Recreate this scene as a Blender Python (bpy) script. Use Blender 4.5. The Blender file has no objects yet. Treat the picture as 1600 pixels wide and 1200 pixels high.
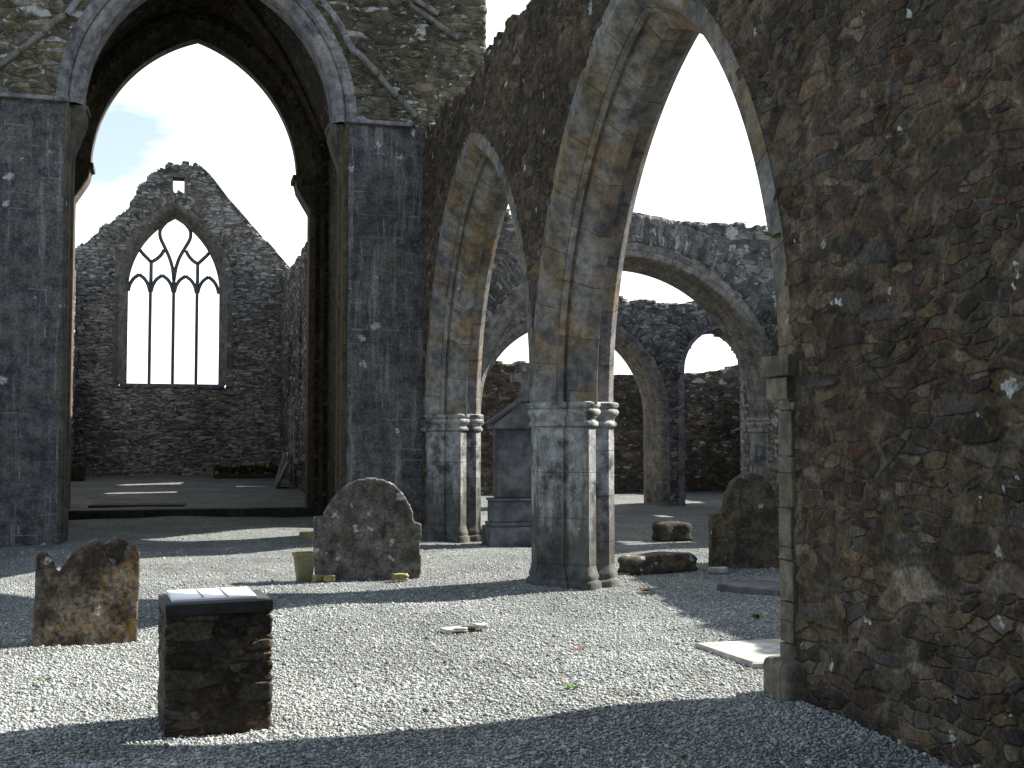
import bpy, bmesh, math, random
import numpy as np
from mathutils import Matrix, Vector

sc = bpy.context.scene
C = bpy.context.collection
rng = np.random.default_rng(7)
random.seed(7)

# ------------------------------------------------------------------ camera
EYE = 1.55
cam = bpy.data.cameras.new('camera'); co = bpy.data.objects.new('camera', cam); C.objects.link(co)
RW = np.array([[9.63185996e-01, -1.31274093e-02, 2.68515191e-01],
               [-2.68835892e-01, -4.70329195e-02, 9.62036989e-01],
               [0.0, 9.98807076e-01, 4.88305682e-02]])
co.matrix_world = Matrix(((RW[0,0], RW[0,1], -RW[0,2], 0), (RW[1,0], RW[1,1], -RW[1,2], 0),
                          (RW[2,0], RW[2,1], -RW[2,2], EYE), (0, 0, 0, 1)))
cam.sensor_width = 36; cam.lens = 1800/1600*36; cam.clip_end = 2000; cam.clip_start = 0.05
sc.camera = co

# ------------------------------------------------------------------ light
SUN_EL = math.radians(38.8)
SUN_H = Vector((0.982, 0.186, 0)).normalized()               # horizontal direction towards the sun
sun_dir = Vector((SUN_H.x*math.cos(SUN_EL), SUN_H.y*math.cos(SUN_EL), math.sin(SUN_EL)))
sun = bpy.data.lights.new('sun', 'SUN'); so = bpy.data.objects.new('sun', sun); C.objects.link(so)
sun.energy = 5.0; sun.angle = math.radians(0.5); sun.color = (1.0, 0.97, 0.91)
so.rotation_euler = sun_dir.to_track_quat('Z', 'Y').to_euler(); so.location = (20, 5, 30)

world = bpy.data.worlds.new('World'); sc.world = world; world.use_nodes = True
nt = world.node_tree; nt.nodes.clear()
wo = nt.nodes.new('ShaderNodeOutputWorld'); bg = nt.nodes.new('ShaderNodeBackground')
bg.inputs['Strength'].default_value = 0.07
sky = nt.nodes.new('ShaderNodeTexSky'); sky.sky_type = 'NISHITA'; sky.sun_disc = False
sky.sun_elevation = SUN_EL; sky.sun_rotation = math.atan2(SUN_H.x, SUN_H.y)
tc = nt.nodes.new('ShaderNodeTexCoord')
nz = nt.nodes.new('ShaderNodeTexNoise'); nz.inputs['Scale'].default_value = 2.6; nz.inputs['Detail'].default_value = 7
nz.inputs['Roughness'].default_value = .58
mp = nt.nodes.new('ShaderNodeMapping'); mp.inputs['Scale'].default_value = (1, 1, 2.6); mp.inputs['Location'].default_value = (3.1, .4, 1.7)
nt.links.new(tc.outputs['Generated'], mp.inputs[0]); nt.links.new(mp.outputs[0], nz.inputs['Vector'])
# a gap of blue sky low in the east, left of the gable
gap = nt.nodes.new('ShaderNodeVectorMath'); gap.operation = 'DOT_PRODUCT'
gd = Vector((-0.066, 0.969, 0.237)).normalized(); gap.inputs[1].default_value = gd
nt.links.new(tc.outputs['Generated'], gap.inputs[0])
gm = nt.nodes.new('ShaderNodeMapRange'); gm.inputs[1].default_value = .9965; gm.inputs[2].default_value = .9998
gm.inputs[3].default_value = 0.0; gm.inputs[4].default_value = -0.36
nt.links.new(gap.outputs['Value'], gm.inputs[0])
ad = nt.nodes.new('ShaderNodeMath'); ad.operation = 'ADD'
nt.links.new(nz.outputs['Fac'], ad.inputs[0]); nt.links.new(gm.outputs[0], ad.inputs[1])
cr = nt.nodes.new('ShaderNodeMapRange'); cr.inputs[1].default_value = .18; cr.inputs[2].default_value = .36
nt.links.new(ad.outputs[0], cr.inputs[0])
mx = nt.nodes.new('ShaderNodeMix'); mx.data_type = 'RGBA'
cmin = nt.nodes.new('ShaderNodeMath'); cmin.operation = 'MULTIPLY_ADD'; cmin.inputs[1].default_value = .78; cmin.inputs[2].default_value = .22
nt.links.new(cr.outputs[0], cmin.inputs[0])
# the cloud bank fills the east and south; overhead and behind it breaks up into blue
dt = nt.nodes.new('ShaderNodeVectorMath'); dt.operation = 'DOT_PRODUCT'; dt.inputs[1].default_value = Vector((.35, .93, -.05)).normalized()
nt.links.new(tc.outputs['Generated'], dt.inputs[0])
dm = nt.nodes.new('ShaderNodeMapRange'); dm.interpolation_type = 'SMOOTHSTEP'; dm.inputs[1].default_value = .15; dm.inputs[2].default_value = .62
nt.links.new(dt.outputs['Value'], dm.inputs[0])
cb = nt.nodes.new('ShaderNodeMapRange'); cb.inputs[1].default_value = .46; cb.inputs[2].default_value = .68; cb.inputs[4].default_value = .55
nt.links.new(nz.outputs['Fac'], cb.inputs[0])
fx = nt.nodes.new('ShaderNodeMix'); fx.data_type = 'FLOAT'
nt.links.new(dm.outputs[0], fx.inputs[0]); nt.links.new(cb.outputs[0], fx.inputs[2]); nt.links.new(cmin.outputs[0], fx.inputs[3])
nt.links.new(fx.outputs[0], mx.inputs[0]); nt.links.new(sky.outputs[0], mx.inputs[6])
mx.inputs[7].default_value = (9.35, 9.75, 9.85, 1)
nt.links.new(mx.outputs[2], bg.inputs['Color']); nt.links.new(bg.outputs[0], wo.inputs[0])

sc.view_settings.view_transform = 'Standard'; sc.view_settings.look = 'None'
sc.view_settings.exposure = 1.5; sc.view_settings.gamma = 1
try:
    sc.cycles.max_bounces = 6; sc.cycles.diffuse_bounces = 4; sc.cycles.use_denoising = True
except Exception: pass

# ------------------------------------------------------------------ node helpers
class NB:
    def __init__(s, name):
        s.m = bpy.data.materials.new(name); s.m.use_nodes = True
        s.t = s.m.node_tree; s.t.nodes.clear()
        s.out = s.t.nodes.new('ShaderNodeOutputMaterial')
        s.b = s.t.nodes.new('ShaderNodeBsdfPrincipled')
        s.b.inputs['Roughness'].default_value = .9
        s.b.inputs['Specular IOR Level'].default_value = .2
        s.t.links.new(s.b.outputs[0], s.out.inputs[0])
    def put(s, sock, v):
        if isinstance(v, bpy.types.NodeSocket): s.t.links.new(v, sock)
        elif isinstance(v, (tuple, list)) and len(v) == 3 and sock.type == 'RGBA': sock.default_value = (*v, 1)
        else: sock.default_value = v
    def attr(s, name, out='Vector'):
        n = s.t.nodes.new('ShaderNodeAttribute'); n.attribute_name = name; return n.outputs[out]
    def mapping(s, v, scale=(1,1,1), loc=(0,0,0)):
        n = s.t.nodes.new('ShaderNodeMapping'); s.put(n.inputs[0], v)
        n.inputs['Scale'].default_value = scale; n.inputs['Location'].default_value = loc; return n.outputs[0]
    def noise(s, v, scale, detail=3, rough=.55, out='Fac'):
        n = s.t.nodes.new('ShaderNodeTexNoise'); s.put(n.inputs['Vector'], v)
        n.inputs['Scale'].default_value = scale; n.inputs['Detail'].default_value = detail
        n.inputs['Roughness'].default_value = rough; return n.outputs[out]
    def voro(s, v, scale, feature='F1', rnd=1.0):
        n = s.t.nodes.new('ShaderNodeTexVoronoi'); n.feature = feature; s.put(n.inputs['Vector'], v)
        n.inputs['Scale'].default_value = scale; n.inputs['Randomness'].default_value = rnd; return n.outputs
    def math(s, op, a, b=0.0, c=0.0, clamp=False):
        n = s.t.nodes.new('ShaderNodeMath'); n.operation = op; n.use_clamp = clamp
        s.put(n.inputs[0], a); s.put(n.inputs[1], b); s.put(n.inputs[2], c); return n.outputs[0]
    def vmath(s, op, a, b):
        n = s.t.nodes.new('ShaderNodeVectorMath'); n.operation = op
        s.put(n.inputs[0], a); s.put(n.inputs[1], b); return n.outputs[0]
    def vscale(s, a, f):
        n = s.t.nodes.new('ShaderNodeVectorMath'); n.operation = 'SCALE'
        s.put(n.inputs[0], a); n.inputs['Scale'].default_value = f; return n.outputs[0]
    def mr(s, v, a, b, c=0.0, d=1.0, smooth=True):
        n = s.t.nodes.new('ShaderNodeMapRange'); n.interpolation_type = 'SMOOTHSTEP' if smooth else 'LINEAR'
        s.put(n.inputs[0], v); n.inputs[1].default_value = a; n.inputs[2].default_value = b
        n.inputs[3].default_value = c; n.inputs[4].default_value = d; return n.outputs[0]
    def mix(s, f, a, b, blend='MIX'):
        n = s.t.nodes.new('ShaderNodeMix'); n.data_type = 'RGBA'; n.blend_type = blend
        s.put(n.inputs[0], f); s.put(n.inputs[6], a); s.put(n.inputs[7], b); return n.outputs[2]
    def ramp(s, f, stops, const=False):
        n = s.t.nodes.new('ShaderNodeValToRGB'); s.put(n.inputs[0], f); r = n.color_ramp
        if const: r.interpolation = 'CONSTANT'
        while len(r.elements) < len(stops): r.elements.new(.5)
        for e, (p, c) in zip(r.elements, stops): e.position = p; e.color = (*c, 1)
        return n.outputs[0]
    def sep(s, v):
        n = s.t.nodes.new('ShaderNodeSeparateXYZ'); s.put(n.inputs[0], v); return n.outputs
    def comb(s, x, y, z):
        n = s.t.nodes.new('ShaderNodeCombineXYZ'); s.put(n.inputs[0], x); s.put(n.inputs[1], y); s.put(n.inputs[2], z); return n.outputs[0]
    def bump(s, h, strength=.5, dist=.02):
        n = s.t.nodes.new('ShaderNodeBump'); n.inputs['Strength'].default_value = strength
        n.inputs['Distance'].default_value = dist; s.put(n.inputs['Height'], h)
        s.t.links.new(n.outputs[0], s.b.inputs['Normal'])
    def disp(s, h, scale, mid=0.0):
        n = s.t.nodes.new('ShaderNodeDisplacement'); s.put(n.inputs['Height'], h)
        n.inputs['Scale'].default_value = scale; n.inputs['Midlevel'].default_value = mid
        s.t.links.new(n.outputs[0], s.out.inputs['Displacement']); s.m.displacement_method = 'BOTH'
    def color(s, c): s.put(s.b.inputs['Base Color'], c)

def lichen(n, P, col, amount, c, scale=5.0, r=.3, soft=.06):
    """round, ragged crusts of lichen: spots of random size, only some of the cells carry one"""
    w = n.vmath('ADD', P, n.vscale(n.vmath('SUBTRACT', n.noise(P, 10, 3, .6, 'Color'), (.5,.5,.5)), .20))
    v = n.voro(w, scale)
    rnd = n.sep(v['Color'])
    has = n.math('GREATER_THAN', rnd[0], 1-amount)
    rad = n.math('MULTIPLY', rnd[1], r)
    d = n.math('SUBTRACT', rad, v['Distance'])
    f = n.math('MULTIPLY', n.mr(d, 0, soft), has)
    f = n.math('MULTIPLY', f, n.mr(n.noise(P, 30, 4, .65), .34, .60, .15, .9))
    return n.mix(f, col, c), f

def rubble(name, sx=3.0, sz=8.0, tint=(1,1,1), white=.10, orange=.25, moss=.1, disp=.045, mortar=(.085,.076,.062),
           stones=None, wscale=3.6, jw=.10, wr=.3, speck=.5, sat=.8, ws=.08, warpk=.15):
    n = NB(name); P = n.attr('rest')
    warp = n.vscale(n.vmath('SUBTRACT', n.noise(P, 2.6, 1, .5, 'Color'), (.5,.5,.5)), warpk)
    warp = n.vmath('ADD', warp, n.vscale(n.vmath('SUBTRACT', n.noise(P, 24, 2, .5, 'Color'), (.5,.5,.5)), .022))
    Q = n.vmath('ADD', P, warp)
    Qs = n.mapping(Q, (sx, sx, sz))
    Qf = n.mapping(Q, (sx*2.1, sx*2.1, sz*1.9), (5.3, 1.7, 9.1))
    big, bige = n.voro(Qs, 1.0, 'F1', .82), n.voro(Qs, 1.0, 'DISTANCE_TO_EDGE', .82)
    sm, sme = n.voro(Qf, 1.0, 'F1', .85), n.voro(Qf, 1.0, 'DISTANCE_TO_EDGE', .85)
    sel = n.math('GREATER_THAN', n.noise(P, 1.9, 2, .5), .50)
    rc = n.sep(n.mix(sel, big['Color'], sm['Color']))
    edge = n.mix(sel, bige['Distance'], sme['Distance'])
    edge = n.sep(edge)[0]
    st = stones or [(.0,(.050,.045,.040)),(.16,(.085,.072,.054)),(.30,(.060,.052,.046)),(.44,(.110,.096,.074)),
                    (.56,(.074,.056,.044)),(.62,(.098,.080,.052)),(.72,(.062,.062,.063)),(.84,(.135,.125,.106)),(.93,(.080,.050,.038)),(.965,(.15,.14,.125))]
    colr = n.ramp(rc[0], st, True)
    val = n.math('MULTIPLY_ADD', rc[1], .7, .65)
    colr = n.mix(1.0, colr, n.comb(val, val, val), 'MULTIPLY')
    fine = n.noise(P, 38, 6, .68)
    fm = n.mr(fine, .25, .78, .45, 1.6)
    mid = n.mr(n.noise(P, 7, 5, .62), .3, .7, .6, 1.4)
    fm = n.math('MULTIPLY', fm, mid)
    joint = n.mr(n.math('ADD', edge, n.math('MULTIPLY', n.math('SUBTRACT', fine, .5), .12)), jw*.25, jw, 1, 0)
    mort = n.mix(n.mr(n.noise(P, 5, 3), .42, .58), mortar, tuple(v*.42 for v in mortar))
    colr = n.mix(n.math('MULTIPLY', joint, .85), colr, mort)
    colr = n.mix(1.0, colr, n.comb(fm, fm, fm), 'MULTIPLY')
    large = n.mr(n.noise(P, .55, 3, .6), .3, .7, .62, 1.3)
    colr = n.mix(1.0, colr, n.comb(large, large, large), 'MULTIPLY')
    colr = n.mix(1.0, colr, tint, 'MULTIPLY')
    # ochre lichen film and moss
    of = n.math('MULTIPLY', n.mr(n.noise(P, 15, 5, .7), .54, .68), n.mr(n.noise(P, 1.3, 2), .38, .62, .15, 1))
    colr = n.mix(n.math('MULTIPLY', of, orange), colr, (.20, .125, .035))
    mf = n.math('MULTIPLY', n.mr(n.noise(P, 6.5, 4, .7), .58, .68), n.mr(joint, 0, 1, .35, 1))
    colr = n.mix(n.math('MULTIPLY', mf, moss), colr, (.035, .05, .012))
    hs = n.t.nodes.new('ShaderNodeHueSaturation'); hs.inputs['Saturation'].default_value = sat; n.put(hs.inputs['Color'], colr); colr = hs.outputs[0]
    wsf = n.math('MULTIPLY', n.math('GREATER_THAN', rc[2], 1-ws), n.mr(n.noise(P, 9, 4, .65), .36, .56))
    wsf = n.math('MULTIPLY', wsf, n.mr(n.noise(P, .9, 3, .6), .38, .56, .08, 1))
    colr = n.mix(n.math('MULTIPLY', wsf, n.mr(joint, 0, 1, .9, .2)), colr, (.42, .43, .41))
    s1 = n.math('MULTIPLY', n.mr(n.noise(P, 17, 5, .72), .57, .66), n.mr(n.noise(P, 2.1, 3, .6), .42, .66, .12, 1))
    colr = n.mix(n.math('MULTIPLY', s1, speck), colr, (.30, .30, .275))
    colr, wf = lichen(n, n.vmath('ADD', P, (3.3, 4.7, 1.9)), colr, white*.9, (.50, .52, .50), wscale*2.3, wr*1.05)
    colr, wf = lichen(n, P, colr, white, (.56, .58, .56), wscale, wr)
    n.color(colr)
    h = n.math('MULTIPLY', n.mr(edge, .01, .12), n.math('MULTIPLY_ADD', rc[2], .75, .35))
    h = n.math('ADD', h, n.math('ADD', n.math('MULTIPLY', fine, .38), n.math('MULTIPLY', n.noise(P, 12, 4, .6), .5)))
    hole = n.math('MULTIPLY', n.mr(n.noise(P, 4.2, 2, .5), .66, .72), n.mr(edge, .05, .2, 1, 0))
    h = n.math('SUBTRACT', h, hole)
    n.disp(h, disp, .55)
    return n.m

def ashlar(name, base=(.118,.113,.108), bw=.55, bh=.235, stain=(.040,.043,.050), pale=(.26,.255,.24), white=.16, joint_pale=.85, brown=.55):
    n = NB(name); P = n.attr('rest')
    x, y, z = n.sep(P)[0], n.sep(P)[1], n.sep(P)[2]
    wv = n.vscale(n.vmath('SUBTRACT', n.noise(P, 3, 3, .6, 'Color'), (.5,.5,.5)), .05)
    uv = n.vmath('ADD', n.comb(n.math('ADD', x, y), z, 0.0), wv)
    b = n.t.nodes.new('ShaderNodeTexBrick'); n.put(b.inputs['Vector'], uv)
    b.inputs['Scale'].default_value = 1; b.inputs['Brick Width'].default_value = bw; b.inputs['Row Height'].default_value = bh
    b.inputs['Mortar Size'].default_value = .009; b.inputs['Mortar Smooth'].default_value = .35
    b.inputs['Color1'].default_value = (.88,.88,.88,1); b.inputs['Color2'].default_value = (1.10,1.10,1.10,1)
    b.inputs['Mortar'].default_value = (1,1,1,1); b.offset = .42
    b2 = n.t.nodes.new('ShaderNodeTexBrick'); n.put(b2.inputs['Vector'], n.vmath('ADD', uv, (.31, .17, 0)))
    b2.inputs['Scale'].default_value = 1; b2.inputs['Brick Width'].default_value = bw*1.45; b2.inputs['Row Height'].default_value = bh*1.5
    b2.inputs['Mortar Size'].default_value = .009; b2.inputs['Mortar Smooth'].default_value = .35; b2.offset = .37
    b2.inputs['Color1'].default_value = (.75,.75,.75,1); b2.inputs['Color2'].default_value = (1.2,1.2,1.2,1); b2.inputs['Mortar'].default_value = (1,1,1,1)
    sb = n.math('GREATER_THAN', n.noise(n.mapping(P, (.35, .35, 1.3), (3, 1, 2)), 1.0, 1, .5), .5)
    bcol = n.mix(sb, b.outputs['Color'], b2.outputs['Color']); bfac = n.sep(n.mix(sb, n.comb(b.outputs['Fac'], 0., 0.), n.comb(b2.outputs['Fac'], 0., 0.)))[0]
    fine = n.noise(P, 30, 6, .7); midn = n.noise(P, 5, 5, .65)
    col = n.mix(n.mr(midn, .35, .68), base, stain)
    col = n.mix(1.0, col, bcol, 'MULTIPLY')
    br = n.mr(n.noise(n.vmath('ADD', P, (7.1, 2.2, 3.3)), 1.7, 5, .65), .48, .7)
    col = n.mix(n.math('MULTIPLY', br, brown), col, (.16, .135, .10))
    streak = n.noise(n.mapping(P, (5.5, 5.5, .45)), 1.6, 5, .65)
    col = n.mix(n.mr(streak, .50, .72, 0, .8), col, pale)
    col = n.mix(n.mr(streak, .44, .25, 0, .6), col, stain)
    jp = n.math('MULTIPLY', bfac, n.mr(n.noise(P, 2.6, 4, .65), .48, .68, .02, joint_pale))
    col = n.mix(jp, col, pale)
    f = n.mr(fine, .25, .75, .5, 1.55); col = n.mix(1.0, col, n.comb(f, f, f), 'MULTIPLY')
    sp = n.math('MULTIPLY', n.mr(n.noise(P, 22, 5, .7), .55, .68), n.mr(n.noise(P, 2.0, 3, .6), .40, .62, .1, 1))
    col = n.mix(n.math('MULTIPLY', sp, .6), col, pale)
    col, _ = lichen(n, P, col, white, (.5, .52, .5), 5.0, .32)
    n.color(col)
    h = n.math('SUBTRACT', n.math('MULTIPLY', fine, .5), n.math('MULTIPLY', bfac, .6))
    h = n.math('ADD', h, n.math('MULTIPLY', midn, .9))
    n.bump(h, .6, .018)
    return n.m

def dressed(name, a=(.155,.128,.09), b=(.115,.108,.10), c=(.06,.062,.068), bw=.55, bh=.32, green=.25, white=.04, k=1.0, jd=.45, grain=.25, damp=0):
    """cut stone of arches and piers: rest = (along, across, height)"""
    a, b, c = [tuple(v*k for v in q) for q in (a, b, c)]
    n = NB(name); P = n.attr('rest')
    br = n.t.nodes.new('ShaderNodeTexBrick'); n.put(br.inputs['Vector'], P)
    br.inputs['Scale'].default_value = 1; br.inputs['Brick Width'].default_value = bw; br.inputs['Row Height'].default_value = bh
    br.inputs['Mortar Size'].default_value = .007; br.inputs['Mortar Smooth'].default_value = .3; br.offset = .47
    br.inputs['Color1'].default_value = (.80,.80,.80,1); br.inputs['Color2'].default_value = (1.15,1.15,1.15,1); br.inputs['Mortar'].default_value = (jd,jd*.95,jd*.88,1)
    W = n.attr('wpos')
    m1 = n.noise(W, 1.6, 4, .6); m2 = n.noise(n.vmath('ADD', W, (4.2, 8.1, 1.3)), 3.4, 5, .65); fine = n.noise(W, 42, 6, .7)
    col = n.mix(n.mr(m1, .40, .60), a, b)
    col = n.mix(n.mr(m2, .46, .64, 0, .88), col, c)
    col = n.mix(.9, col, br.outputs['Color'], 'MULTIPLY')
    st = n.noise(n.mapping(W, (7, 7, .6)), 1.5, 4, .6)
    col = n.mix(n.mr(st, .55, .75, 0, .5), col, (.21,.205,.19))
    f = n.mr(fine, .25, .75, 1-grain, 1+grain); col = n.mix(1.0, col, n.comb(f, f, f), 'MULTIPLY')
    m3 = n.mr(n.noise(n.vmath('ADD', W, (9.2, 1.1, 5.3)), 8.5, 5, .68), .32, .68, .62, 1.3); col = n.mix(1.0, col, n.comb(m3, m3, m3), 'MULTIPLY')
    if damp:
        wz = n.math('ADD', n.sep(W)[2], n.math('MULTIPLY', n.math('SUBTRACT', n.noise(n.mapping(W, (5, 5, 1.2)), 1.6, 5, .65), .5), 2.6))
        col = n.mix(n.mr(wz, .5, 1.3, damp, 0), col, (.04,.037,.03))
    g = n.mr(n.noise(n.vmath('ADD', W, (1.5, 3.3, 9.7)), 2.4, 4, .7), .55, .72)
    col = n.mix(n.math('MULTIPLY', g, green), col, (.075, .072, .022))
    col, _ = lichen(n, W, col, white, (.5, .51, .48), 7.0, .3)
    n.color(col)
    h = n.math('SUBTRACT', n.math('MULTIPLY', fine, .4), n.math('MULTIPLY', br.outputs['Fac'], .9))
    h = n.math('ADD', h, n.math('MULTIPLY', n.noise(W, 9, 4, .6), .9))
    n.bump(h, .55, .014)
    return n.m

def gravestone_mat(name, base=(.055,.05,.044), alt=(.10,.088,.07), white=.35, orange=.5, disp=.02, top_pale=False):
    n = NB(name); P = n.attr('rest')
    fine = n.noise(P, 34, 6, .72); m = n.noise(P, 6, 5, .65)
    col = n.mix(n.mr(m, .38, .64), base, alt)
    f = n.mr(fine, .25, .75, .4, 1.7); col = n.mix(1.0, col, n.comb(f, f, f), 'MULTIPLY')
    d = n.mr(n.noise(n.mapping(P, (4, 4, 1.2)), 2.2, 4, .6), .5, .7)
    col = n.mix(n.math('MULTIPLY', d, .8), col, (.026,.024,.024))
    of = n.math('MULTIPLY', n.mr(n.noise(P, 11, 4, .7), .53, .66), n.mr(n.noise(P, 2.6, 2), .42, .6))
    col = n.mix(n.math('MULTIPLY', of, orange), col, (.22, .135, .03))
    sp = n.mr(n.noise(P, 46, 3, .6), .6, .72); col = n.mix(n.math('MULTIPLY', sp, .5), col, (.24,.225,.19))
    col, _ = lichen(n, P, col, white, (.5,.5,.47), 8.0, .36)
    n.color(col)
    h = n.math('ADD', n.math('MULTIPLY', m, 1.0), n.math('MULTIPLY', fine, .35))
    n.disp(h, disp, .6)
    return n.m

def plain(name, col, var=.25, scale=25, rough=.85, bump=.25, alt=None):
    n = NB(name); P = n.attr('rest')
    a = n.noise(P, scale, 5, .65); b = n.noise(P, scale*.2, 3, .6)
    c = n.mix(n.mr(b, .4, .62), col, alt or tuple(v*.72 for v in col))
    f = n.mr(a, .3, .7, 1-var, 1+var); c = n.mix(1.0, c, n.comb(f, f, f), 'MULTIPLY')
    n.color(c); n.b.inputs['Roughness'].default_value = rough; n.bump(a, bump, .008)
    return n.m

def gravel_mat():
    n = NB('gravel_ground'); P = n.attr('rest')
    w = n.vmath('ADD', P, n.vscale(n.noise(P, 30, 2, .5, 'Color'), .012))
    v = n.voro(w, 56); e = n.voro(w, 56, 'DISTANCE_TO_EDGE'); r = n.sep(v['Color'])
    col = n.ramp(r[0], [(0,(.16,.165,.17)),(.18,(.26,.265,.27)),(.4,(.34,.345,.345)),(.62,(.42,.42,.41)),(.8,(.30,.29,.26)),(.9,(.55,.55,.54)),(.985,(.22,.17,.12))], True)
    col = n.mix(n.mr(e['Distance'], .02, .14, .8, 0), col, (.10,.098,.092))
    L = n.mr(n.noise(P, .8, 5, .65), .32, .68, .78, 1.12); col = n.mix(1.0, col, n.comb(n.math('MULTIPLY', L, .965), L, n.math('MULTIPLY', L, .955)), 'MULTIPLY')
    mo = n.math('MULTIPLY', n.mr(n.noise(P, 1.1, 4, .65), .57, .72), .5)
    col = n.mix(mo, col, (.13,.12,.07))
    n.color(col)
    h = n.math('ADD', n.mr(e['Distance'], 0, .3), n.math('MULTIPLY', r[1], .6))
    n.bump(h, .9, .02)
    return n.m

def pebble_mat():
    n = NB('gravel_chips'); t = n.attr('tone', 'Fac')
    col = n.ramp(t, [(0,(.15,.155,.165)),(.15,(.25,.258,.27)),(.38,(.34,.345,.35)),(.60,(.46,.46,.45)),(.8,(.36,.35,.32)),(.88,(.62,.62,.60)),(.992,(.24,.18,.13))], False)
    P = n.attr('rest'); f = n.mr(n.noise(P, 70, 3, .6), .3, .7, .82, 1.15)
    col = n.mix(1.0, col, n.comb(f, f, f), 'MULTIPLY')
    L = n.mr(n.noise(P, .8, 5, .65), .32, .68, .78, 1.12); col = n.mix(1.0, col, n.comb(n.math('MULTIPLY', L, .965), L, n.math('MULTIPLY', L, .955)), 'MULTIPLY')
    mo = n.math('MULTIPLY', n.mr(n.noise(P, 1.1, 4, .65), .57, .72), .5)
    col = n.mix(mo, col, (.13,.12,.07))
    n.color(col); return n.m

GR = [(.0,(.050,.050,.050)),(.2,(.085,.083,.078)),(.38,(.058,.058,.058)),(.55,(.125,.122,.114)),(.7,(.072,.066,.058)),(.85,(.105,.10,.09))]
OL = [(.0,(.085,.072,.05)),(.2,(.14,.12,.085)),(.38,(.10,.088,.066)),(.55,(.175,.158,.12)),(.7,(.12,.10,.06)),(.85,(.15,.142,.125))]
M = {}
M['arcade'] = rubble('arcade_rubble', 3.1, 7.8, (.93,.81,.70), .13, .5, .45, .020, (.125,.115,.092), speck=.3, sat=1.0, ws=.0, jw=.13)
M['tower_up'] = rubble('tower_rubble', 2.6, 9.5, (1,1,.96), .4, .4, .12, .028, (.17,.155,.125), OL, 3.4, wr=.38, speck=.75, sat=1.1, ws=.10)
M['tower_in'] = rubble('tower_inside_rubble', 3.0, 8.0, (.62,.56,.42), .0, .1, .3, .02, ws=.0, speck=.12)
M['gable'] = rubble('gable_rubble', 2.2, 9.5, (2.7,2.65,2.5), .3, .2, .25, .045, wscale=2.6, wr=.4, speck=.9, sat=.55, ws=.5)
M['chancel'] = rubble('chancel_rubble', 2.4, 6.5, (1.6,1.5,1.45), .25, .2, .1, .05, speck=.6, sat=.6, ws=.1)
M['aisle'] = rubble('aisle_rubble', 2.5, 9.0, (1.75,1.75,1.72), .4, .12, .15, .03, (.12,.118,.108), GR, 2.8, wr=.42, speck=.7, ws=.12, jw=.14)
M['far'] = rubble('far_rubble', 2.4, 7.5, (1.25,1.1,.92), .14, .3, .2, .03, ws=.05)
M['vouss'] = rubble('rubble_arch_ring', 1.6, 10.5, (1.8,1.8,1.78), .3, .1, .1, .028, (.11,.108,.10), GR, 3.0, speck=.6, jw=.14)
M['vouss_g'] = rubble('gable_arch_ring', 1.4, 8.0, (2.3,2.2,1.95), .5, .2, .1, .04, wscale=2.6, wr=.42, speck=.7, sat=.7, ws=.4)
M['ashlar'] = ashlar('tower_ashlar')
M['arch'] = dressed('cut_arch_stone', (.215,.160,.098), (.235,.222,.20), (.105,.107,.115), .62, .60, .3, .05)
M['arch_grey'] = dressed('grey_cut_stone', (.27,.26,.255), (.20,.195,.205), (.095,.097,.108), .5, 1.9, .1, .16, jd=.75)
M['pier'] = dressed('pier_cut_stone', (.325,.318,.295), (.30,.30,.298), (.045,.045,.047), .48, .9, .4, .10, damp=.75)
M['jamb'] = dressed('brown_jamb_stone', (.085,.06,.036), (.10,.075,.04), (.055,.046,.03), .55, .4, .6, .0)
M['soffit'] = dressed('dark_arch_stone', (.12,.105,.075), (.095,.085,.066), (.06,.055,.046), .4, .3, .4, .0)
M['tan'] = dressed('tan_arch_stone', (.25,.225,.185), (.225,.215,.20), (.12,.12,.125), .4, .3, .25, .02)
M['quoin'] = dressed('tan_quoin_stone', (.17,.145,.105), (.15,.135,.105), (.10,.09,.07), .45, .42, .3, .03)
M['window'] = dressed('window_cut_stone', (.20,.185,.15), (.17,.16,.14), (.12,.115,.105), .4, .35, .15, .12)
M['tracery'] = plain('tracery_stone', (.13,.13,.135))
M['grave'] = gravestone_mat('weathered_gravestone', (.062,.057,.05), (.17,.155,.132), .55, .4, .014)
M['grave_b'] = gravestone_mat('ochre_gravestone', (.055,.042,.032), (.175,.145,.11), .45, .8, .008)
M['grave_d'] = gravestone_mat('black_gravestone', (.045,.040,.032), (.11,.095,.07), .5, .7, .025)
M['block'] = gravestone_mat('dark_block', (.032,.028,.022), (.055,.047,.034), .06, .35, .03)
M['slate'] = plain('monument_limestone', (.125,.128,.132), .35, 7, .7, .3, (.06,.063,.068))
M['cap'] = plain('pedestal_slab_stone', (.05,.05,.048), .2, 30, .6, .15)
M['paleslab'] = plain('pale_slab_stone', (.46,.45,.41), .3, 6, .8, .3, (.30,.28,.21))
M['step'] = plain('step_stone', (.06,.062,.05), .35, 9, .9, .4)
M['ochre'] = plain('ochre_stone', (.30,.26,.12), .25, 30)
M['bucket'] = plain('concrete_bucket', (.25,.225,.13), .2, 18, .9, .3, (.19,.175,.09))
M['white'] = plain('white_stone', (.6,.58,.54), .2, 40)
M['panel'] = plain('panel_face', (.86,.87,.88), .05, 8, .22, .02, (.82,.83,.85))
M['line'] = plain('panel_line', (.30,.33,.37), .05, 8, .4, .02)
M['leaf'] = plain('weed_leaf', (.07,.16,.025), .2, 20, .6, .1)
M['red'] = plain('dead_leaf', (.16,.05,.03), .2, 20, .7, .1)
M['orange'] = plain('orange_petal', (.5,.09,.02), .2, 20, .7, .1)
M['pink'] = plain('pink_petal', (.45,.06,.12), .2, 20, .7, .1)
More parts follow.
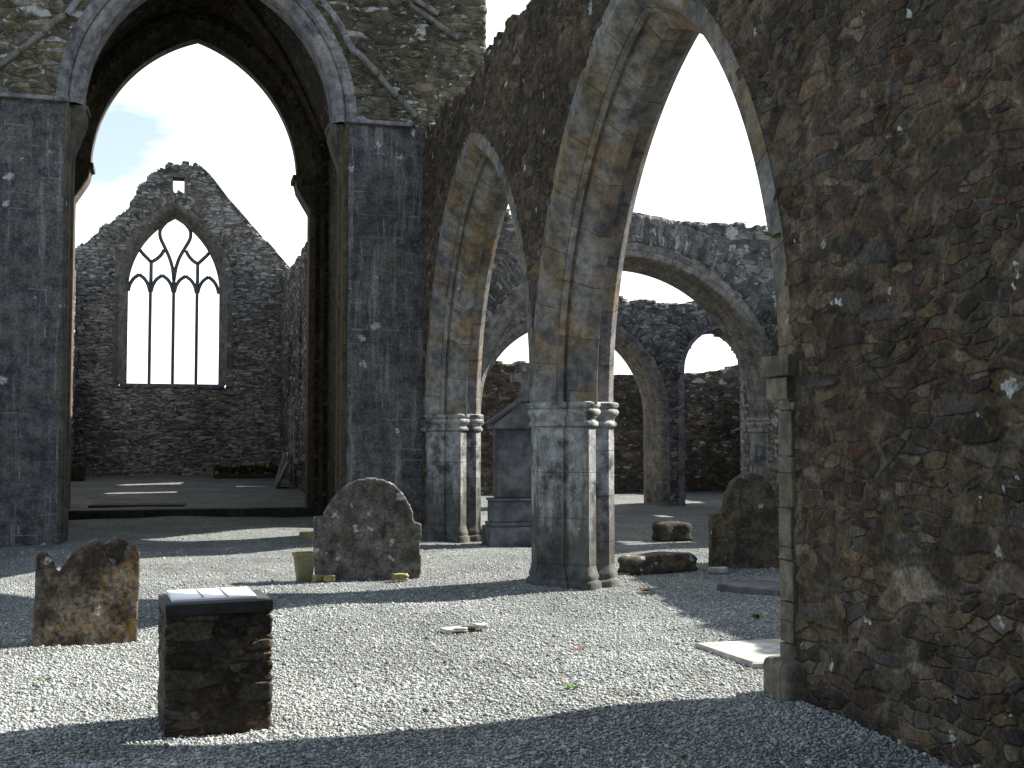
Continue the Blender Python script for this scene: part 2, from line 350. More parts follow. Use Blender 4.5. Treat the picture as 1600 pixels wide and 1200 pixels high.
M['cream'] = plain('cream_petal', (.5,.46,.38), .2, 20, .7, .1)
M['dgreen'] = plain('flower_leaf', (.06,.058,.024), .3, 20, .7, .1)
M['ground'] = gravel_mat(); M['pebble'] = pebble_mat()

# ------------------------------------------------------------------ object helpers
def empty(name, loc, label, cat, rz=0.0, group=None):
    o = bpy.data.objects.new(name, None); C.objects.link(o); o.empty_display_size = .2
    o.location = loc; o.rotation_euler = (0, 0, rz); tag(o, label, cat, group); return o
def tag(o, label, cat, group=None):
    o['label'] = label; o['category'] = cat
    if group: o['group'] = group
    return o
def struct(o, kind='structure'): o['kind'] = kind; return o

def obj(name, V, F, mat, parent=None, rest=None, local=False, smooth=True, sharp=None, loc=None, calc=False, smooth_it=0, wpos=None):
    V = np.asarray(V, float)
    W = V.copy()
    if rest is None: rest = W
    off = np.zeros(3)
    root = parent
    if not local:
        p = parent
        while p is not None: off = off + np.array(p.location); p = p.parent
        if loc is not None: off = off + np.array(loc)
    me = bpy.data.meshes.new(name)
    me.from_pydata((V-off).tolist(), [], [tuple(int(i) for i in f) for f in F])
    a = me.attributes.new('rest', 'FLOAT_VECTOR', 'POINT'); a.data.foreach_set('vector', np.asarray(rest, np.float32).ravel())
    a = me.attributes.new('wpos', 'FLOAT_VECTOR', 'POINT'); a.data.foreach_set('vector', np.asarray(W if wpos is None else wpos, np.float32).ravel())
    if calc or smooth_it:
        bm = bmesh.new(); bm.from_mesh(me)
        if calc: bmesh.ops.recalc_face_normals(bm, faces=bm.faces)
        for _ in range(smooth_it): bmesh.ops.smooth_vert(bm, verts=bm.verts, factor=.5, use_axis_x=True, use_axis_y=True, use_axis_z=True)
        bm.to_mesh(me); bm.free()
    if smooth:
        me.polygons.foreach_set('use_smooth', np.ones(len(me.polygons), bool))
        if sharp: me.set_sharp_from_angle(angle=math.radians(sharp))
    me.materials.append(mat)
    o = bpy.data.objects.new(name, me); C.objects.link(o)
    if parent is not None: o.parent = parent
    if loc is not None: o.location = loc
    return o

def join(*parts):
    Vs, Fs, Rs, k = [], [], [], 0
    for p in parts:
        V, F = p[0], p[1]; R_ = p[2] if len(p) > 2 else V
        V = np.asarray(V, float); Vs.append(V); Rs.append(np.asarray(R_, float)); Fs += [tuple(int(i)+k for i in f) for f in F]; k += len(V)
    return np.concatenate(Vs), Fs, np.concatenate(Rs)

def box(x0, x1, y0, y1, z0, z1, bev=.01, seg=2):
    bm = bmesh.new(); bmesh.ops.create_cube(bm, size=1)
    for v in bm.verts: v.co = Vector(((x0+x1)/2+v.co.x*(x1-x0), (y0+y1)/2+v.co.y*(y1-y0), (z0+z1)/2+v.co.z*(z1-z0)))
    if bev: bmesh.ops.bevel(bm, geom=bm.edges[:], offset=bev, segments=seg, affect='EDGES', profile=.5)
    V = np.array([v.co[:] for v in bm.verts]); bm.verts.index_update(); F = [[v.index for v in f.verts] for f in bm.faces]; bm.free()
    return V, F

def vnoise(u, cell, seed):
    r = np.random.default_rng(seed).random(4096); x = np.asarray(u)/cell + 1000; i = np.floor(x).astype(int); f = x-i; f = f*f*(3-2*f)
    return r[i % 4096]*(1-f) + r[(i+1) % 4096]*f
def steps(u, cell, seed):
    r = np.random.default_rng(seed).random(4096); w = np.asarray(u)/cell + 1000 + .45*np.sin(np.asarray(u)*2.3/cell*.4); return r[np.floor(w).astype(int) % 4096]

def masked(axis, u0, u1, z0, z1, res, t0, t1, inside, nt=4):
    """a solid wall whose elevation is given by inside(u,z); axis 'x': u runs along Y, thickness along X; 'y': u along X"""
    nu = max(2, int(round((u1-u0)/res))); nz_ = max(2, int(round((z1-z0)/res)))
    us = np.linspace(u0, u1, nu+1); zs = np.linspace(z0, z1, nz_+1)
    UC, ZC = np.meshgrid((us[1:]+us[:-1])/2, (zs[1:]+zs[:-1])/2, indexing='ij')
    Mk = inside(UC, ZC)
    idx = -np.ones((nt+1, nu+1, nz_+1), int)
    corner = np.zeros((nu+1, nz_+1), bool)
    for a in (0, 1):
        for b in (0, 1): corner[a:a+nu, b:b+nz_] |= Mk
    pad = np.pad(Mk, 1)
    eL = Mk & ~pad[:-2, 1:-1]; eR = Mk & ~pad[2:, 1:-1]; eB = Mk & ~pad[1:-1, :-2]; eT = Mk & ~pad[1:-1, 2:]
    bc = np.zeros_like(corner)
    for e, di in ((eL, 0), (eR, 1)):
        i, j = np.nonzero(e); bc[i+di, j] = True; bc[i+di, j+1] = True
    for e, dj in ((eB, 0), (eT, 1)):
        i, j = np.nonzero(e); bc[i, j+dj] = True; bc[i+1, j+dj] = True
    V = []; k = 0; ts = np.linspace(t0, t1, nt+1)
    for L in range(nt+1):
        use = corner if L in (0, nt) else bc
        i, j = np.nonzero(use); idx[L, i, j] = np.arange(len(i))+k; k += len(i)
        T = np.full(len(i), ts[L])
        V.append(np.stack([T, us[i], zs[j]], 1) if axis == 'x' else np.stack([us[i], T, zs[j]], 1))
    V = np.concatenate(V); F = []
    ux = np.array((0,1,0) if axis == 'x' else (1,0,0)); tx = np.array((1,0,0) if axis == 'x' else (0,1,0)); zx = np.array((0,0,1))
    def add(Q, want):
        if len(Q) == 0: return
        a, b, d = V[Q[0,0]], V[Q[0,1]], V[Q[0,3]]
        if np.dot(np.cross(b-a, d-a), want) < 0: Q = Q[:, ::-1]
        F.append(Q)
    i, j = np.nonzero(Mk)
    for L, s in ((0, -1), (nt, 1)):
        add(np.stack([idx[L,i,j], idx[L,i+1,j], idx[L,i+1,j+1], idx[L,i,j+1]], 1), s*tx)
    for L in range(nt):
        for e, d, s in ((eL, 0, -1), (eR, 1, 1)):
            i, j = np.nonzero(e)
            add(np.stack([idx[L,i+d,j], idx[L,i+d,j+1], idx[L+1,i+d,j+1], idx[L+1,i+d,j]], 1), s*ux)
        for e, d, s in ((eB, 0, -1), (eT, 1, 1)):
            i, j = np.nonzero(e)
            add(np.stack([idx[L,i,j+d], idx[L,i+1,j+d], idx[L+1,i+1,j+d], idx[L+1,i,j+d]], 1), s*zx)
    return V, np.concatenate(F)

def arch_in(U, Z, mid, a, h, z0, sill=-9., grow=0.0):
    """inside of a pointed-arched opening"""
    R = (h*h+a*a)/(2*a); e = R-a; R = R+grow
    top = (np.abs(U-mid)+e)**2 + (Z-z0)**2 < R*R
    return (Z > sill) & (((Z <= z0) & (np.abs(U-mid) < a+grow)) | ((Z > z0) & top))

def arch_sweep(axis, mid, a, h, z0, t0, prof, n=26, leg=0.0, shrink=0.0, legk=1.0, tdir=1):
    """prof: list of (t, v): t = depth into the wall, v = distance inside the arris"""
    R = (h*h+a*a)/(2*a); e = R-a
    prof = np.array(prof, float); plen = np.concatenate([[0], np.cumsum(np.hypot(*np.diff(prof, axis=0).T))])
    V, Rs = [], []; rows = 0
    def emit(pt):
        nonlocal rows
        for (q, (t, v)) in zip(pt, prof):
            T = t0 + tdir*t
            V.append((T, q[0], q[1]) if axis == 'x' else (q[0], T, q[1]))
        rows += 1
    ss = []
    nl = 0
    if leg > 0:
        nl = max(2, int(leg/.4))
        for k in range(nl):
            z = z0-leg+leg*k/nl
            emit([(mid-a+v, z) for t, v in prof]); ss.append(leg*k/nl)
    for k in range(n+1):
        pt = []
        for t, v in prof:
            r = R-v*(1-shrink*(k/n)**1.5*(v > .1))*(legk+(1-legk)*k/n if v > .1 else 1); th = math.acos(min(1, max(-1, e/r)))*k/n
            pt.append((mid+e-r*math.cos(th), z0+r*math.sin(th)))
        emit(pt); ss.append(leg + R*math.acos(e/R)*k/n)
    half = rows
    S0 = ss[-1]
    for k in range(n-1, -1, -1):
        pt = []
        for t, v in prof:
            r = R-v*(1-shrink*(k/n)**1.5*(v > .1)); th = math.acos(min(1, max(-1, e/r)))*k/n
            pt.append((mid-e+r*math.cos(th), z0+r*math.sin(th)))
        emit(pt); ss.append(S0 + R*math.acos(e/R)*(n-k)/n)
    if leg > 0:
        for k in range(nl-1, -1, -1):
            z = z0-leg+leg*k/nl
            emit([(mid+a-v, z) for t, v in prof]); ss.append(ss[-1] + leg/nl)
    m = len(prof)
    Rs = [(s+.13, plen[j]+.07, 0.0) for s in ss for j in range(m)]
    F = [(r*m+j, r*m+j+1, (r+1)*m+j+1, (r+1)*m+j) for r in range(rows-1) for j in range(m-1)]
    return np.array(V), F, np.array(Rs)

def offset_poly(P, d):
    P = np.array(P, float); n = len(P)
    area = .5*sum(P[i][0]*P[(i+1)%n][1]-P[(i+1)%n][0]*P[i][1] for i in range(n)); s = 1 if area > 0 else -1
    out = []
    for i in range(n):
        a, b, c = P[i-1], P[i], P[(i+1)%n]
        d1 = (b-a)/max(1e-9, np.linalg.norm(b-a)); d2 = (c-b)/max(1e-9, np.linalg.norm(c-b))
        n1 = s*np.array((d1[1], -d1[0])); n2 = s*np.array((d2[1], -d2[0]))
        m = n1+n2; m = m/max(1e-6, np.linalg.norm(m)); k = min(1.5, 1/max(.4, m@n1)); out.append(b+m*d*k)
    return np.array(out)

def prism(P, rings, s0=0.0):
    """rings: (z, outward offset) from bottom to top"""
    P = np.array(P, float); n = len(P); V, Rs, F = [], [], []
    per = np.concatenate([[0], np.cumsum([np.linalg.norm(P[(i+1)%n]-P[i]) for i in range(n)])])
    for z, d in rings:
        Q = offset_poly(P, d) if abs(d) > 1e-6 else P
        for i in range(n): V.append((Q[i][0], Q[i][1], z)); Rs.append((z+s0, per[i], 0))
    m = len(rings)
    for r in range(m-1):
        for i in range(n): F.append((r*n+i, r*n+(i+1)%n, (r+1)*n+(i+1)%n, (r+1)*n+i))
    F.append(tuple(range(n))[::-1]); F.append(tuple(range((m-1)*n, m*n)))
    return np.array(V), F, np.array(Rs)

def rings_between(z0, z1, n): return [(z0+(z1-z0)*k/n, 0.0) for k in range(n+1)]

def strip(axis, t, pts, w, d, block=.42):
    """a drip moulding along pts (u,z) on a wall face, laid as separate blocks; d<0 stands proud towards -t"""
    pts = np.array(pts, float); L = np.concatenate([[0], np.cumsum(np.linalg.norm(np.diff(pts, axis=0), axis=1))])
    r = np.random.default_rng(int(abs(pts[0].sum())*100)); nb = max(1, int(round(L[-1]/block))); V, F = [], []
    at = lambda q: np.array((np.interp(q, L, pts[:,0]), np.interp(q, L, pts[:,1])))
    for i in range(nb):
        q0, q1 = L[-1]*i/nb+.006, L[-1]*(i+1)/nb-.006; jt, jn, dd = r.normal(0,.006), r.normal(0,.008), d*r.uniform(.8,1.1); b = len(V)
        qs = np.linspace(q0, q1, 4)
        for q in qs:
            p = at(q); dv = at(min(L[-1], q+.02))-at(max(0, q-.02)); dv /= np.linalg.norm(dv); nv = np.array((-dv[1], dv[0])); nv = nv if nv[1] > 0 else -nv
            for off, tt in ((-w/2, t+.03), (-w/2, t+dd*.75+jt), (-w*.32, t+dd+jt), (w*.05, t+dd+jt), (w/2, t+dd*.25+jt), (w/2, t+.03)):
                g = p+nv*(off+jn); V.append((tt, g[0], g[1]) if axis == 'x' else (g[0], tt, g[1]))
        for k in range(3):
            for j in range(6): F.append((b+k*6+j, b+k*6+(j+1)%6, b+k*6+6+(j+1)%6, b+k*6+6+j))
        F.append(tuple(range(b, b+6))); F.append(tuple(range(len(V)-6, len(V)))[::-1])
    return np.array(V), F

def outline_in(U, Z, poly):
    poly = np.array(poly, float); n = len(poly); ins = np.zeros(U.shape, bool); j = n-1
    for i in range(n):
        xi, zi = poly[i]; xj, zj = poly[j]
        c = ((zi > Z) != (zj > Z)) & (U < (xj-xi)*(Z-zi)/(zj-zi+1e-12)+xi); ins ^= c; j = i
    return ins

# ------------------------------------------------------------------ the ground
def gz(x, y):
    return .018*np.sin(x*1.7+y*.6)+.015*np.sin(y*1.3-x*.8+1)+.008*np.sin(x*4.1-y*3.3)
xs = np.concatenate([[-400,-120,-40,-16], np.arange(-8, 16.01, .2), [24, 50, 130, 400]])
ys = np.concatenate([[-400,-120,-40,-12], np.arange(-6, 24.01, .2), [30, 45, 80, 160, 400]])
X, Y = np.meshgrid(xs, ys, indexing='ij'); G = np.stack([X, Y, gz(X, Y)*(np.abs(X) < 17)*(Y < 25)*(Y > -7)], -1).reshape(-1, 3)
ny = len(ys); F = [(i*ny+j, (i+1)*ny+j, (i+1)*ny+j+1, i*ny+j+1) for i in range(len(xs)-1) for j in range(ny-1)]
struct(obj('ground', G, F, M['ground']))
def cz(y): return .15 + (y-24.3)/(37-24.3)*.33
xs = np.linspace(-3.6, 3.2, 35); ys = np.linspace(24.42, 37.4, 66); X, Y = np.meshgrid(xs, ys, indexing='ij')
G = np.stack([X, Y, cz(Y)+.4*gz(X, Y)], -1).reshape(-1, 3); ny = len(ys)
F = [(i*ny+j, (i+1)*ny+j, (i+1)*ny+j+1, i*ny+j+1) for i in range(len(xs)-1) for j in range(ny-1)]
struct(obj('raised_ground', G, F, M['ground']))

# loose limestone chips, real stones, thinning out with distance
phi = (1+5**.5)/2
ICO = np.array([(-1,phi,0),(1,phi,0),(-1,-phi,0),(1,-phi,0),(0,-1,phi),(0,1,phi),(0,-1,-phi),(0,1,-phi),(phi,0,-1),(phi,0,1),(-phi,0,-1),(-phi,0,1)])/math.sqrt(1+phi*phi)
IF = np.array([(0,11,5),(0,5,1),(0,1,7),(0,7,10),(0,10,11),(1,5,9),(5,11,4),(11,10,2),(10,7,6),(7,1,8),(3,9,4),(3,4,2),(3,2,6),(3,6,8),(3,8,9),(4,9,5),(2,4,11),(6,2,10),(8,6,7),(9,8,1)])
def pebbles():
    pts = []
    for (x0, x1, y0, y1, dens) in ((-1.6, 3.6, 4.3, 5.3, 2600), (-2.4, 3.6, 5.3, 8.0, 3000), (-3.2, 3.8, 8.0, 11, 1900), (-3.4, 7.5, 11, 14, 850), (3.5, 6.6, 6.8, 11, 1300), (-3.0, 7.5, 14, 17.6, 300), (-1.9, 2.2, 17.6, 24.2, 90)):
        k = int((x1-x0)*(y1-y0)*dens); p = np.stack([rng.uniform(x0, x1, k), rng.uniform(y0, y1, k)], 1)
        c = RW[:, :].T @ np.stack([p[:,0], p[:,1], np.full(k, -EYE)])
        px = 800+1800*c[0]/c[2]; keep = (px > -90) & (px < 1690)
        pts.append(p[keep])
    p = np.concatenate(pts); k = len(p)
    r = rng.uniform(.0052, .0108, k)*np.where(rng.random(k) < .06, rng.uniform(1.4, 2.1, k), 1)
    S = np.stack([r*rng.uniform(.8, 1.35, k), r*rng.uniform(.75, 1.1, k), r*rng.uniform(.45, .8, k)], 1)
    J = ICO[None]*rng.uniform(.8, 1.15, (k, 12, 1))*S[:, None]
    a = rng.uniform(0, 6.28, k); b = rng.normal(0, .35, k)
    ca, sa, cb, sb = np.cos(a), np.sin(a), np.cos(b), np.sin(b)
    x, y, z = J[..., 0], J[..., 1], J[..., 2]
    y, z = y*cb[:,None]-z*sb[:,None], y*sb[:,None]+z*cb[:,None]
    x, y = x*ca[:,None]-y*sa[:,None], x*sa[:,None]+y*ca[:,None]
    V = np.stack([x+p[:,0,None], y+p[:,1,None], z+(gz(p[:,0], p[:,1])+S[:,2]*.45)[:,None]], -1).reshape(-1, 3).astype(np.float32)
    F = (IF[None]+np.arange(k)[:,None,None]*12).reshape(-1, 3)
    me = bpy.data.meshes.new('gravel'); me.vertices.add(len(V)); me.vertices.foreach_set('co', V.ravel())
    me.loops.add(F.size); me.loops.foreach_set('vertex_index', F.ravel().astype(np.int32))
    me.polygons.add(len(F)); me.polygons.foreach_set('loop_start', (np.arange(len(F))*3).astype(np.int32))
    me.update(calc_edges=True)
    t = me.attributes.new('tone', 'FLOAT', 'POINT'); t.data.foreach_set('value', np.repeat(rng.random(k), 12).astype(np.float32))
    t = me.attributes.new('rest', 'FLOAT_VECTOR', 'POINT'); t.data.foreach_set('vector', V.ravel())
    me.materials.append(M['pebble'])
    o = bpy.data.objects.new('gravel', me); C.objects.link(o); struct(o, 'stuff')
    tag(o, 'pale grey limestone gravel covering the floor of the ruin', 'gravel')
pebbles()

# ------------------------------------------------------------------ nave arcade
XN, XS = 3.55, 4.35
A1 = (14.77, 2.83, 3.55, 1.93); A2 = (9.09, 2.63, 3.45, 1.93)      # mid, half span, rise, springing
arc = empty('arcade_wall', (XN, 9.0, 0), 'rubble nave wall with two tall pointed arches, running from the near right to the tower', 'wall')
def top_arc(u): return 6.14 + .22*vnoise(u, 2.2, 3)*(u < 17) + .18*steps(u, .33, 5) + .08*steps(u, .13, 8) + np.clip((u-16.2)*.14, 0, .4)
def in_arc(U, Z):
    m = Z < top_arc(U)
    for (mid, a, h, z0) in (A1, A2): m &= ~arch_in(U, Z, mid, a, h, z0, -9, .10)
    m &= ~((U > 11.62) & (U < 12.04) & (Z < 2.9))
    return m
V, F = masked('x', 1.0, 18.02, -.15, 7.0, .036, XN, XS, in_arc, 8); obj('wall', V, F, M['arcade'], arc)
V, F = masked('x', -5.0, 1.0, -.15, 7.0, .12, XN, XS, in_arc, 4); obj('wall', V, F, M['arcade'], arc)
ARCPROF = [(.10,-.17),(-.014,-.165),(-.018,-.004),(-.010,.004),(.20,.225),(.215,.232),(.235,.19),(.25,.19),(.262,.225),(.275,.24),(.385,.40),(.40,.408),(.52,.408),(.535,.40),(.545,.24),(.55,.235),(.72,.235),(.735,.225),(.80,.14),(.812,.13),(.812,-.1),(.7,-.1)]
for (mid, a, h, z0) in (A1, A2):
    V, F, Rr = arch_sweep('x', mid, a, h, z0, XN, ARCPROF, 34, shrink=.38, legk=.35 if mid < 10 else 1.0)
    obj('arch', V, F, M['arch'], arc, Rr, sharp=28, calc=True)
def side(y, s):   # plan of a respond from its nave arris, s=+1: opening lies towards -Y
    q = [(3.55,0),(3.757,.225),(3.765,.232),(3.785,.195),(3.80,.20),(3.945,.395),(3.955,.408),(3.985,.408),(4.10,.30),(4.104,.235),(4.255,.235),(4.27,.232),(4.36,.15)]
    return [(x, y-s*d) for x, d in q]
CAPR = [(1.68,0),(1.695,.03),(1.72,.042),(1.745,.03),(1.757,.006),(1.79,.012),(1.815,.05),(1.845,.072),(1.872,.058),(1.884,.03),(1.895,.05),(1.92,.07),(1.945,.062),(1.955,.03),(1.957,0)]
BASER = [(-.1,.085),(.06,.085),(.085,.07),(.10,.035),(.14,.05),(.165,.03),(.24,0)]
def pierpart(name, P, parent, zt=1.93):
    pr = obj(name, *prism(P, rings_between(-.1, zt, 8))[:2], M['pier'], parent, prism(P, rings_between(-.1, zt, 8))[2], sharp=30, calc=True)
    pos = tuple(pr.location)
    for nm, rg in (('capital', CAPR), ('base', BASER)):
        V, F, Rr = prism(P, [(z, d*(.72 if nm == 'capital' else .6)) for z, d in rg]); obj(nm, V, F, M['pier'], pr, Rr, sharp=50, calc=True)
    return pr
Pp = side(11.72, 1) + side(11.94, -1)[::-1]
pierpart('pier', Pp, arc)
Pe = side(17.60, 1) + [(4.35, 18.05), (3.55, 18.05)]
pierpart('respond', Pe, arc)
Pw = [(3.56,6.462),(4.34,6.462),(4.34,6.25),(3.57,6.25)]
V, F, Rr = prism(Pw[::-1], rings_between(-.1, 1.93, 8)); pw = obj('respond', V, F, M['pier'], arc, Rr, sharp=30, calc=True)
# square abacus on the near respond and the cut-stone strip beside it
V, F = box(3.475, 4.4, 6.25, 6.60, 1.945, 2.075, .012); o = obj('abacus', V, F, M['soffit'], pw, sharp=40)
V, F = box(3.495, 4.38, 6.30, 6.57, 1.80, 1.94, .015); o = obj('corbel_block', V, F, M['quoin'], pw, sharp=40)
parts = []; z = .02; k = 0
while z < 1.78:
    h = random.uniform(.24, .42); h = min(h, 1.79-z)
    parts.append(box(3.518+random.uniform(0,.008), 3.62, 6.465-(.15 if k%2 else .17)-random.uniform(0,.02), 6.468, z, z+h-.008, .008)); z += h; k += 1
V, F, R_ = join(*parts); obj('quoin_strip', V, F, M['quoin'], arc, R_[:, [2,1,0]], sharp=40)
V, F = box(3.43, 3.7, 6.22, 6.55, -.1, .22, .05, 3); obj('foot_block', V, F, M['quoin'], arc, sharp=50)

# ------------------------------------------------------------------ tower
YT = 18.0
tw = empty('church_tower', (.25, YT, 0), 'tall stone crossing tower on a high pointed arch, dark ashlar piers below a lichened wall', 'tower')
TA = (.25, 1.964, 2.43, 6.57)
def in_tw(U, Z):
    m = (Z > 6.55) & ~arch_in(U, Z, .25, 2.19, 2.70, 6.57, -9, .0)
    return m
V, F = masked('y', -6.0, 4.58, 6.55, 9.6, .05, YT, 18.95, in_tw, 5); obj('wall', V, F, M['tower_up'], tw)
V, F = masked('y', -6.0, 4.58, 9.6, 14.0, .2, YT, 18.95, lambda U, Z: Z > 0, 3); obj('wall', V, F, M['tower_up'], tw)
for (x0, x1) in ((-6.0, -1.80), (2.32, 4.5)):
    V, F = masked('y', x0, x1, -.15, 6.55, .06, YT+.01, 18.94, lambda U, Z: Z > -1, 4)
    V[:, 1] += .010*(vnoise(V[:,0]*1.0+V[:,2]*3.7, .3, 31)-.5)
    obj('pier', V, F, M['ashlar'], tw)
for s in (-1, 1):
    j = .25+s*2.025
    P = [(j+s*.10, 18.03), (j+s*.055, 17.995), (j+s*.045, 17.995), (j+s*.0, 18.06), (j-s*.0, 18.10), (j-s*.0, 18.34), (j+s*.03, 18.38), (j+s*.03, 18.56), (j, 18.6), (j, 18.84), (j+s*.09, 18.96), (j+s*.2, 18.96)]
    V, F, Rr = prism(P, rings_between(-.1, 6.5, 12)); obj('jamb', V, F, M['jamb'] if s > 0 else M['soffit'], tw, Rr, sharp=30, calc=True)
    # corbel tapering down from the springing
    V, F = [], []
    for z, pr in ((6.56,.235),(6.50,.235),(6.49,.205),(6.38,.20),(6.20,.15),(5.98,.07),(5.80,.012),(5.72,-.02)):
        V += [(j+s*.05, 18.12, z), (j-s*pr, 18.12+.1*(.235-pr), z), (j-s*pr, 18.62-.1*(.235-pr), z), (j+s*.05, 18.62, z)]
    n = len(V)//4
    F = [(r*4+i, r*4+(i+1)%4, r*4+4+(i+1)%4, r*4+4+i) for r in range(n-1) for i in range(4)]+[(0,1,2,3), (n*4-4, n*4-3, n*4-2, n*4-1)]
    obj('corbel', np.array(V), F, M['soffit'], tw, sharp=40, calc=True)
TP = [(.12,-.27),(-.02,-.265),(-.024,-.15),(-.015,-.145),(.02,-.12),(.03,-.105),(.055,-.10),(.04,-.085),(.02,-.07),(.015,.0),(.03,.012),(.12,.10),(.14,.104),(.55,.104),(.57,.10),(.60,-.03),(.93,-.04),(.96,-.2)]
V, F, Rr = arch_sweep('y', *TA[:2], TA[2], TA[3], YT, TP, 30); obj('arch', V, F, M['arch_grey'], tw, Rr, sharp=28, calc=True)
# string course, hood and the weathering of the vanished nave roof
V, F, _ = join(box(-6, -1.80, 17.93, 18.08, 6.555, 6.62, .014), box(2.30, 3.36, 17.93, 18.08, 6.555, 6.62, .014)); 
a = box(-6, -1.80, 17.93, 18.08, 6.555, 6.62, .014); obj('string_course', a[0], a[1], M['arch_grey'], tw, sharp=40)
a = box(2.30, 3.36, 17.93, 18.08, 6.555, 6.62, .014); obj('string_course', a[0], a[1], M['arch_grey'], tw, sharp=40)
def arcpts(mid, R, e, z0, th0, th1, s, n=14):
    return [(mid+s*(-e+R*math.cos(th0+(th1-th0)*k/n)), z0+R*math.sin(th0+(th1-th0)*k/n)) for k in range(n+1)]
for s, pts in ((1, [(1.25,9.12),(1.62,8.84),(1.93,8.49),(2.19,8.10),(2.37,7.76),(2.44,7.68),(2.52,7.66)]), (-1, [(-.9,9.02),(-1.2,8.78),(-1.5,8.43),(-1.70,8.12),(-1.84,7.86)])):
    V, F = strip('y', 17.985, pts, .10, -.075); obj('hood_mould', V, F, M['arch_grey'], tw, sharp=20, calc=True)
for pts in ([(2.5,7.66),(2.8,7.36),(3.1,7.04),(3.42,6.72)], [(-4.6,5.9+.0)][:0] or [(-3.6,6.66),(-2.75,7.02),(-2.3,7.44),(-1.86,7.85)], [(3.30,8.55),(3.7,8.31),(4.11,8.07)], [(3.36,8.66),(3.79,8.45)]):
    V, F = strip('y', 17.985, pts, .10, -.085); obj('roof_weathering', V, F, M['window'], tw, sharp=20, calc=True)
# side walls, east wall and vault of the crossing
def in_s(U, Z): return ~arch_in(U, Z, 19.98, 1.03, 2.0, 2.25)
V, F = masked('x', 18.95, 24.3, -.15, 9.7, .10, 2.75, 4.5, in_s, 5); obj('side_wall', V, F, M['tower_in'], tw)
V, F = masked('x', 18.95, 24.3, -.15, 9.7, .12, -4.4, -2.75, lambda U, Z: Z > -1, 3); obj('side_wall', V, F, M['tower_in'], tw)
CA = (.05, 2.07, 2.84, 7.10)
def in_e(U, Z):
    m = ~arch_in(U, Z, 0.05, 2.42, 3.2, 7.10, -9, 0); return m
V, F = masked('y', -4.4, 4.5, -.15, 14.0, .08, 24.3, 25.2, in_e, 4); obj('east_wall', V, F, M['tower_in'], tw)
EP = [(.1,-.5),(-.02,-.5),(-.02,-.38),(.0,-.36),(.10,-.25),(.13,-.25),(.15,-.21),(.17,-.21),(.19,-.25),(.28,-.02),(.30,0),(.62,0),(.66,-.06),(.82,-.25),(.86,-.30),(.86,-.5)]
V, F, Rr = arch_sweep('y', CA[0], CA[1], CA[2], CA[3], 24.3, EP, 28); obj('chancel_arch', V, F, M['soffit'], tw, Rr, sharp=28, calc=True)
for s in (-1, 1):
    j = .03+s*2.35
    P = [(j+s*.30, 24.27), (j+s*.22, 24.27), (j+s*.20, 24.30), (j+s*.05, 24.42), (j+s*.0, 24.5), (j, 25.0), (j+s*.08, 25.22), (j+s*.3, 25.22)]
    V, F, Rr = prism(P, rings_between(-.1, 7.1, 12)); obj('jamb', V, F, M['jamb'], tw, Rr, sharp=30, calc=True)
    V, F = [], []
    for z, pr in ((7.15,.36),(7.05,.36),(7.03,.30),(6.84,.26),(6.60,.12),(6.42,.01),(6.3,-.03)):
        V += [(j+s*.1, 24.42, z), (j-s*pr, 24.42, z), (j-s*pr, 25.05, z), (j+s*.1, 25.05, z)]
    n = len(V)//4; F = [(r*4+i, r*4+(i+1)%4, r*4+4+(i+1)%4, r*4+4+i) for r in range(n-1) for i in range(4)]+[(0,1,2,3), (n*4-4, n*4-3, n*4-2, n*4-1)]
    obj('corbel', np.array(V), F, M['soffit'], tw, sharp=40, calc=True)
# pointed vault with diagonal ribs
us = np.linspace(-2.78, 2.78, 25); vs = np.linspace(18.9, 24.35, 12)
def vz(x): return 7.7+2.75*(1-(abs(x)/2.78)**1.9)
V = [(x, y, vz(x)) for x in us for y in vs]+[(x, y, vz(x)+.3) for x in us for y in vs]; n = len(us)*len(vs); k = len(vs)
F = [(i*k+j, i*k+j+1, (i+1)*k+j+1, (i+1)*k+j) for i in range(len(us)-1) for j in range(k-1)]
F += [tuple(q+n for q in f[::-1]) for f in F]
obj('vault', np.array(V), F, M['tower_in'], tw)
for s in (-1, 1):
    V, F = [], []
    for q in np.linspace(-1, 1, 25):
        x = q*2.6; y = 21.62+s*q*2.6; z = vz(x)
        for du, dz in ((-.10, .05), (-.07, -.16), (.07, -.16), (.10, .05)): V.append((x+du*.7*s*-1, y+du*.7, z+dz))
    F = [(r*4+i, r*4+(i+1)%4, r*4+4+(i+1)%4, r*4+4+i) for r in range(24) for i in range(4)]
    obj('vault_rib', np.array(V), F, M['soffit'], tw, sharp=30, calc=True)

# step up into the chancel
st = obj('stone_step', *box(-2.75, 2.75, 24.2, 24.5, -.05, .165, .02, 2), M['step'], None, sharp=40, loc=(0, 24.35, 0))
tag(st, 'low dark stone step across the floor under the tower arch', 'step')

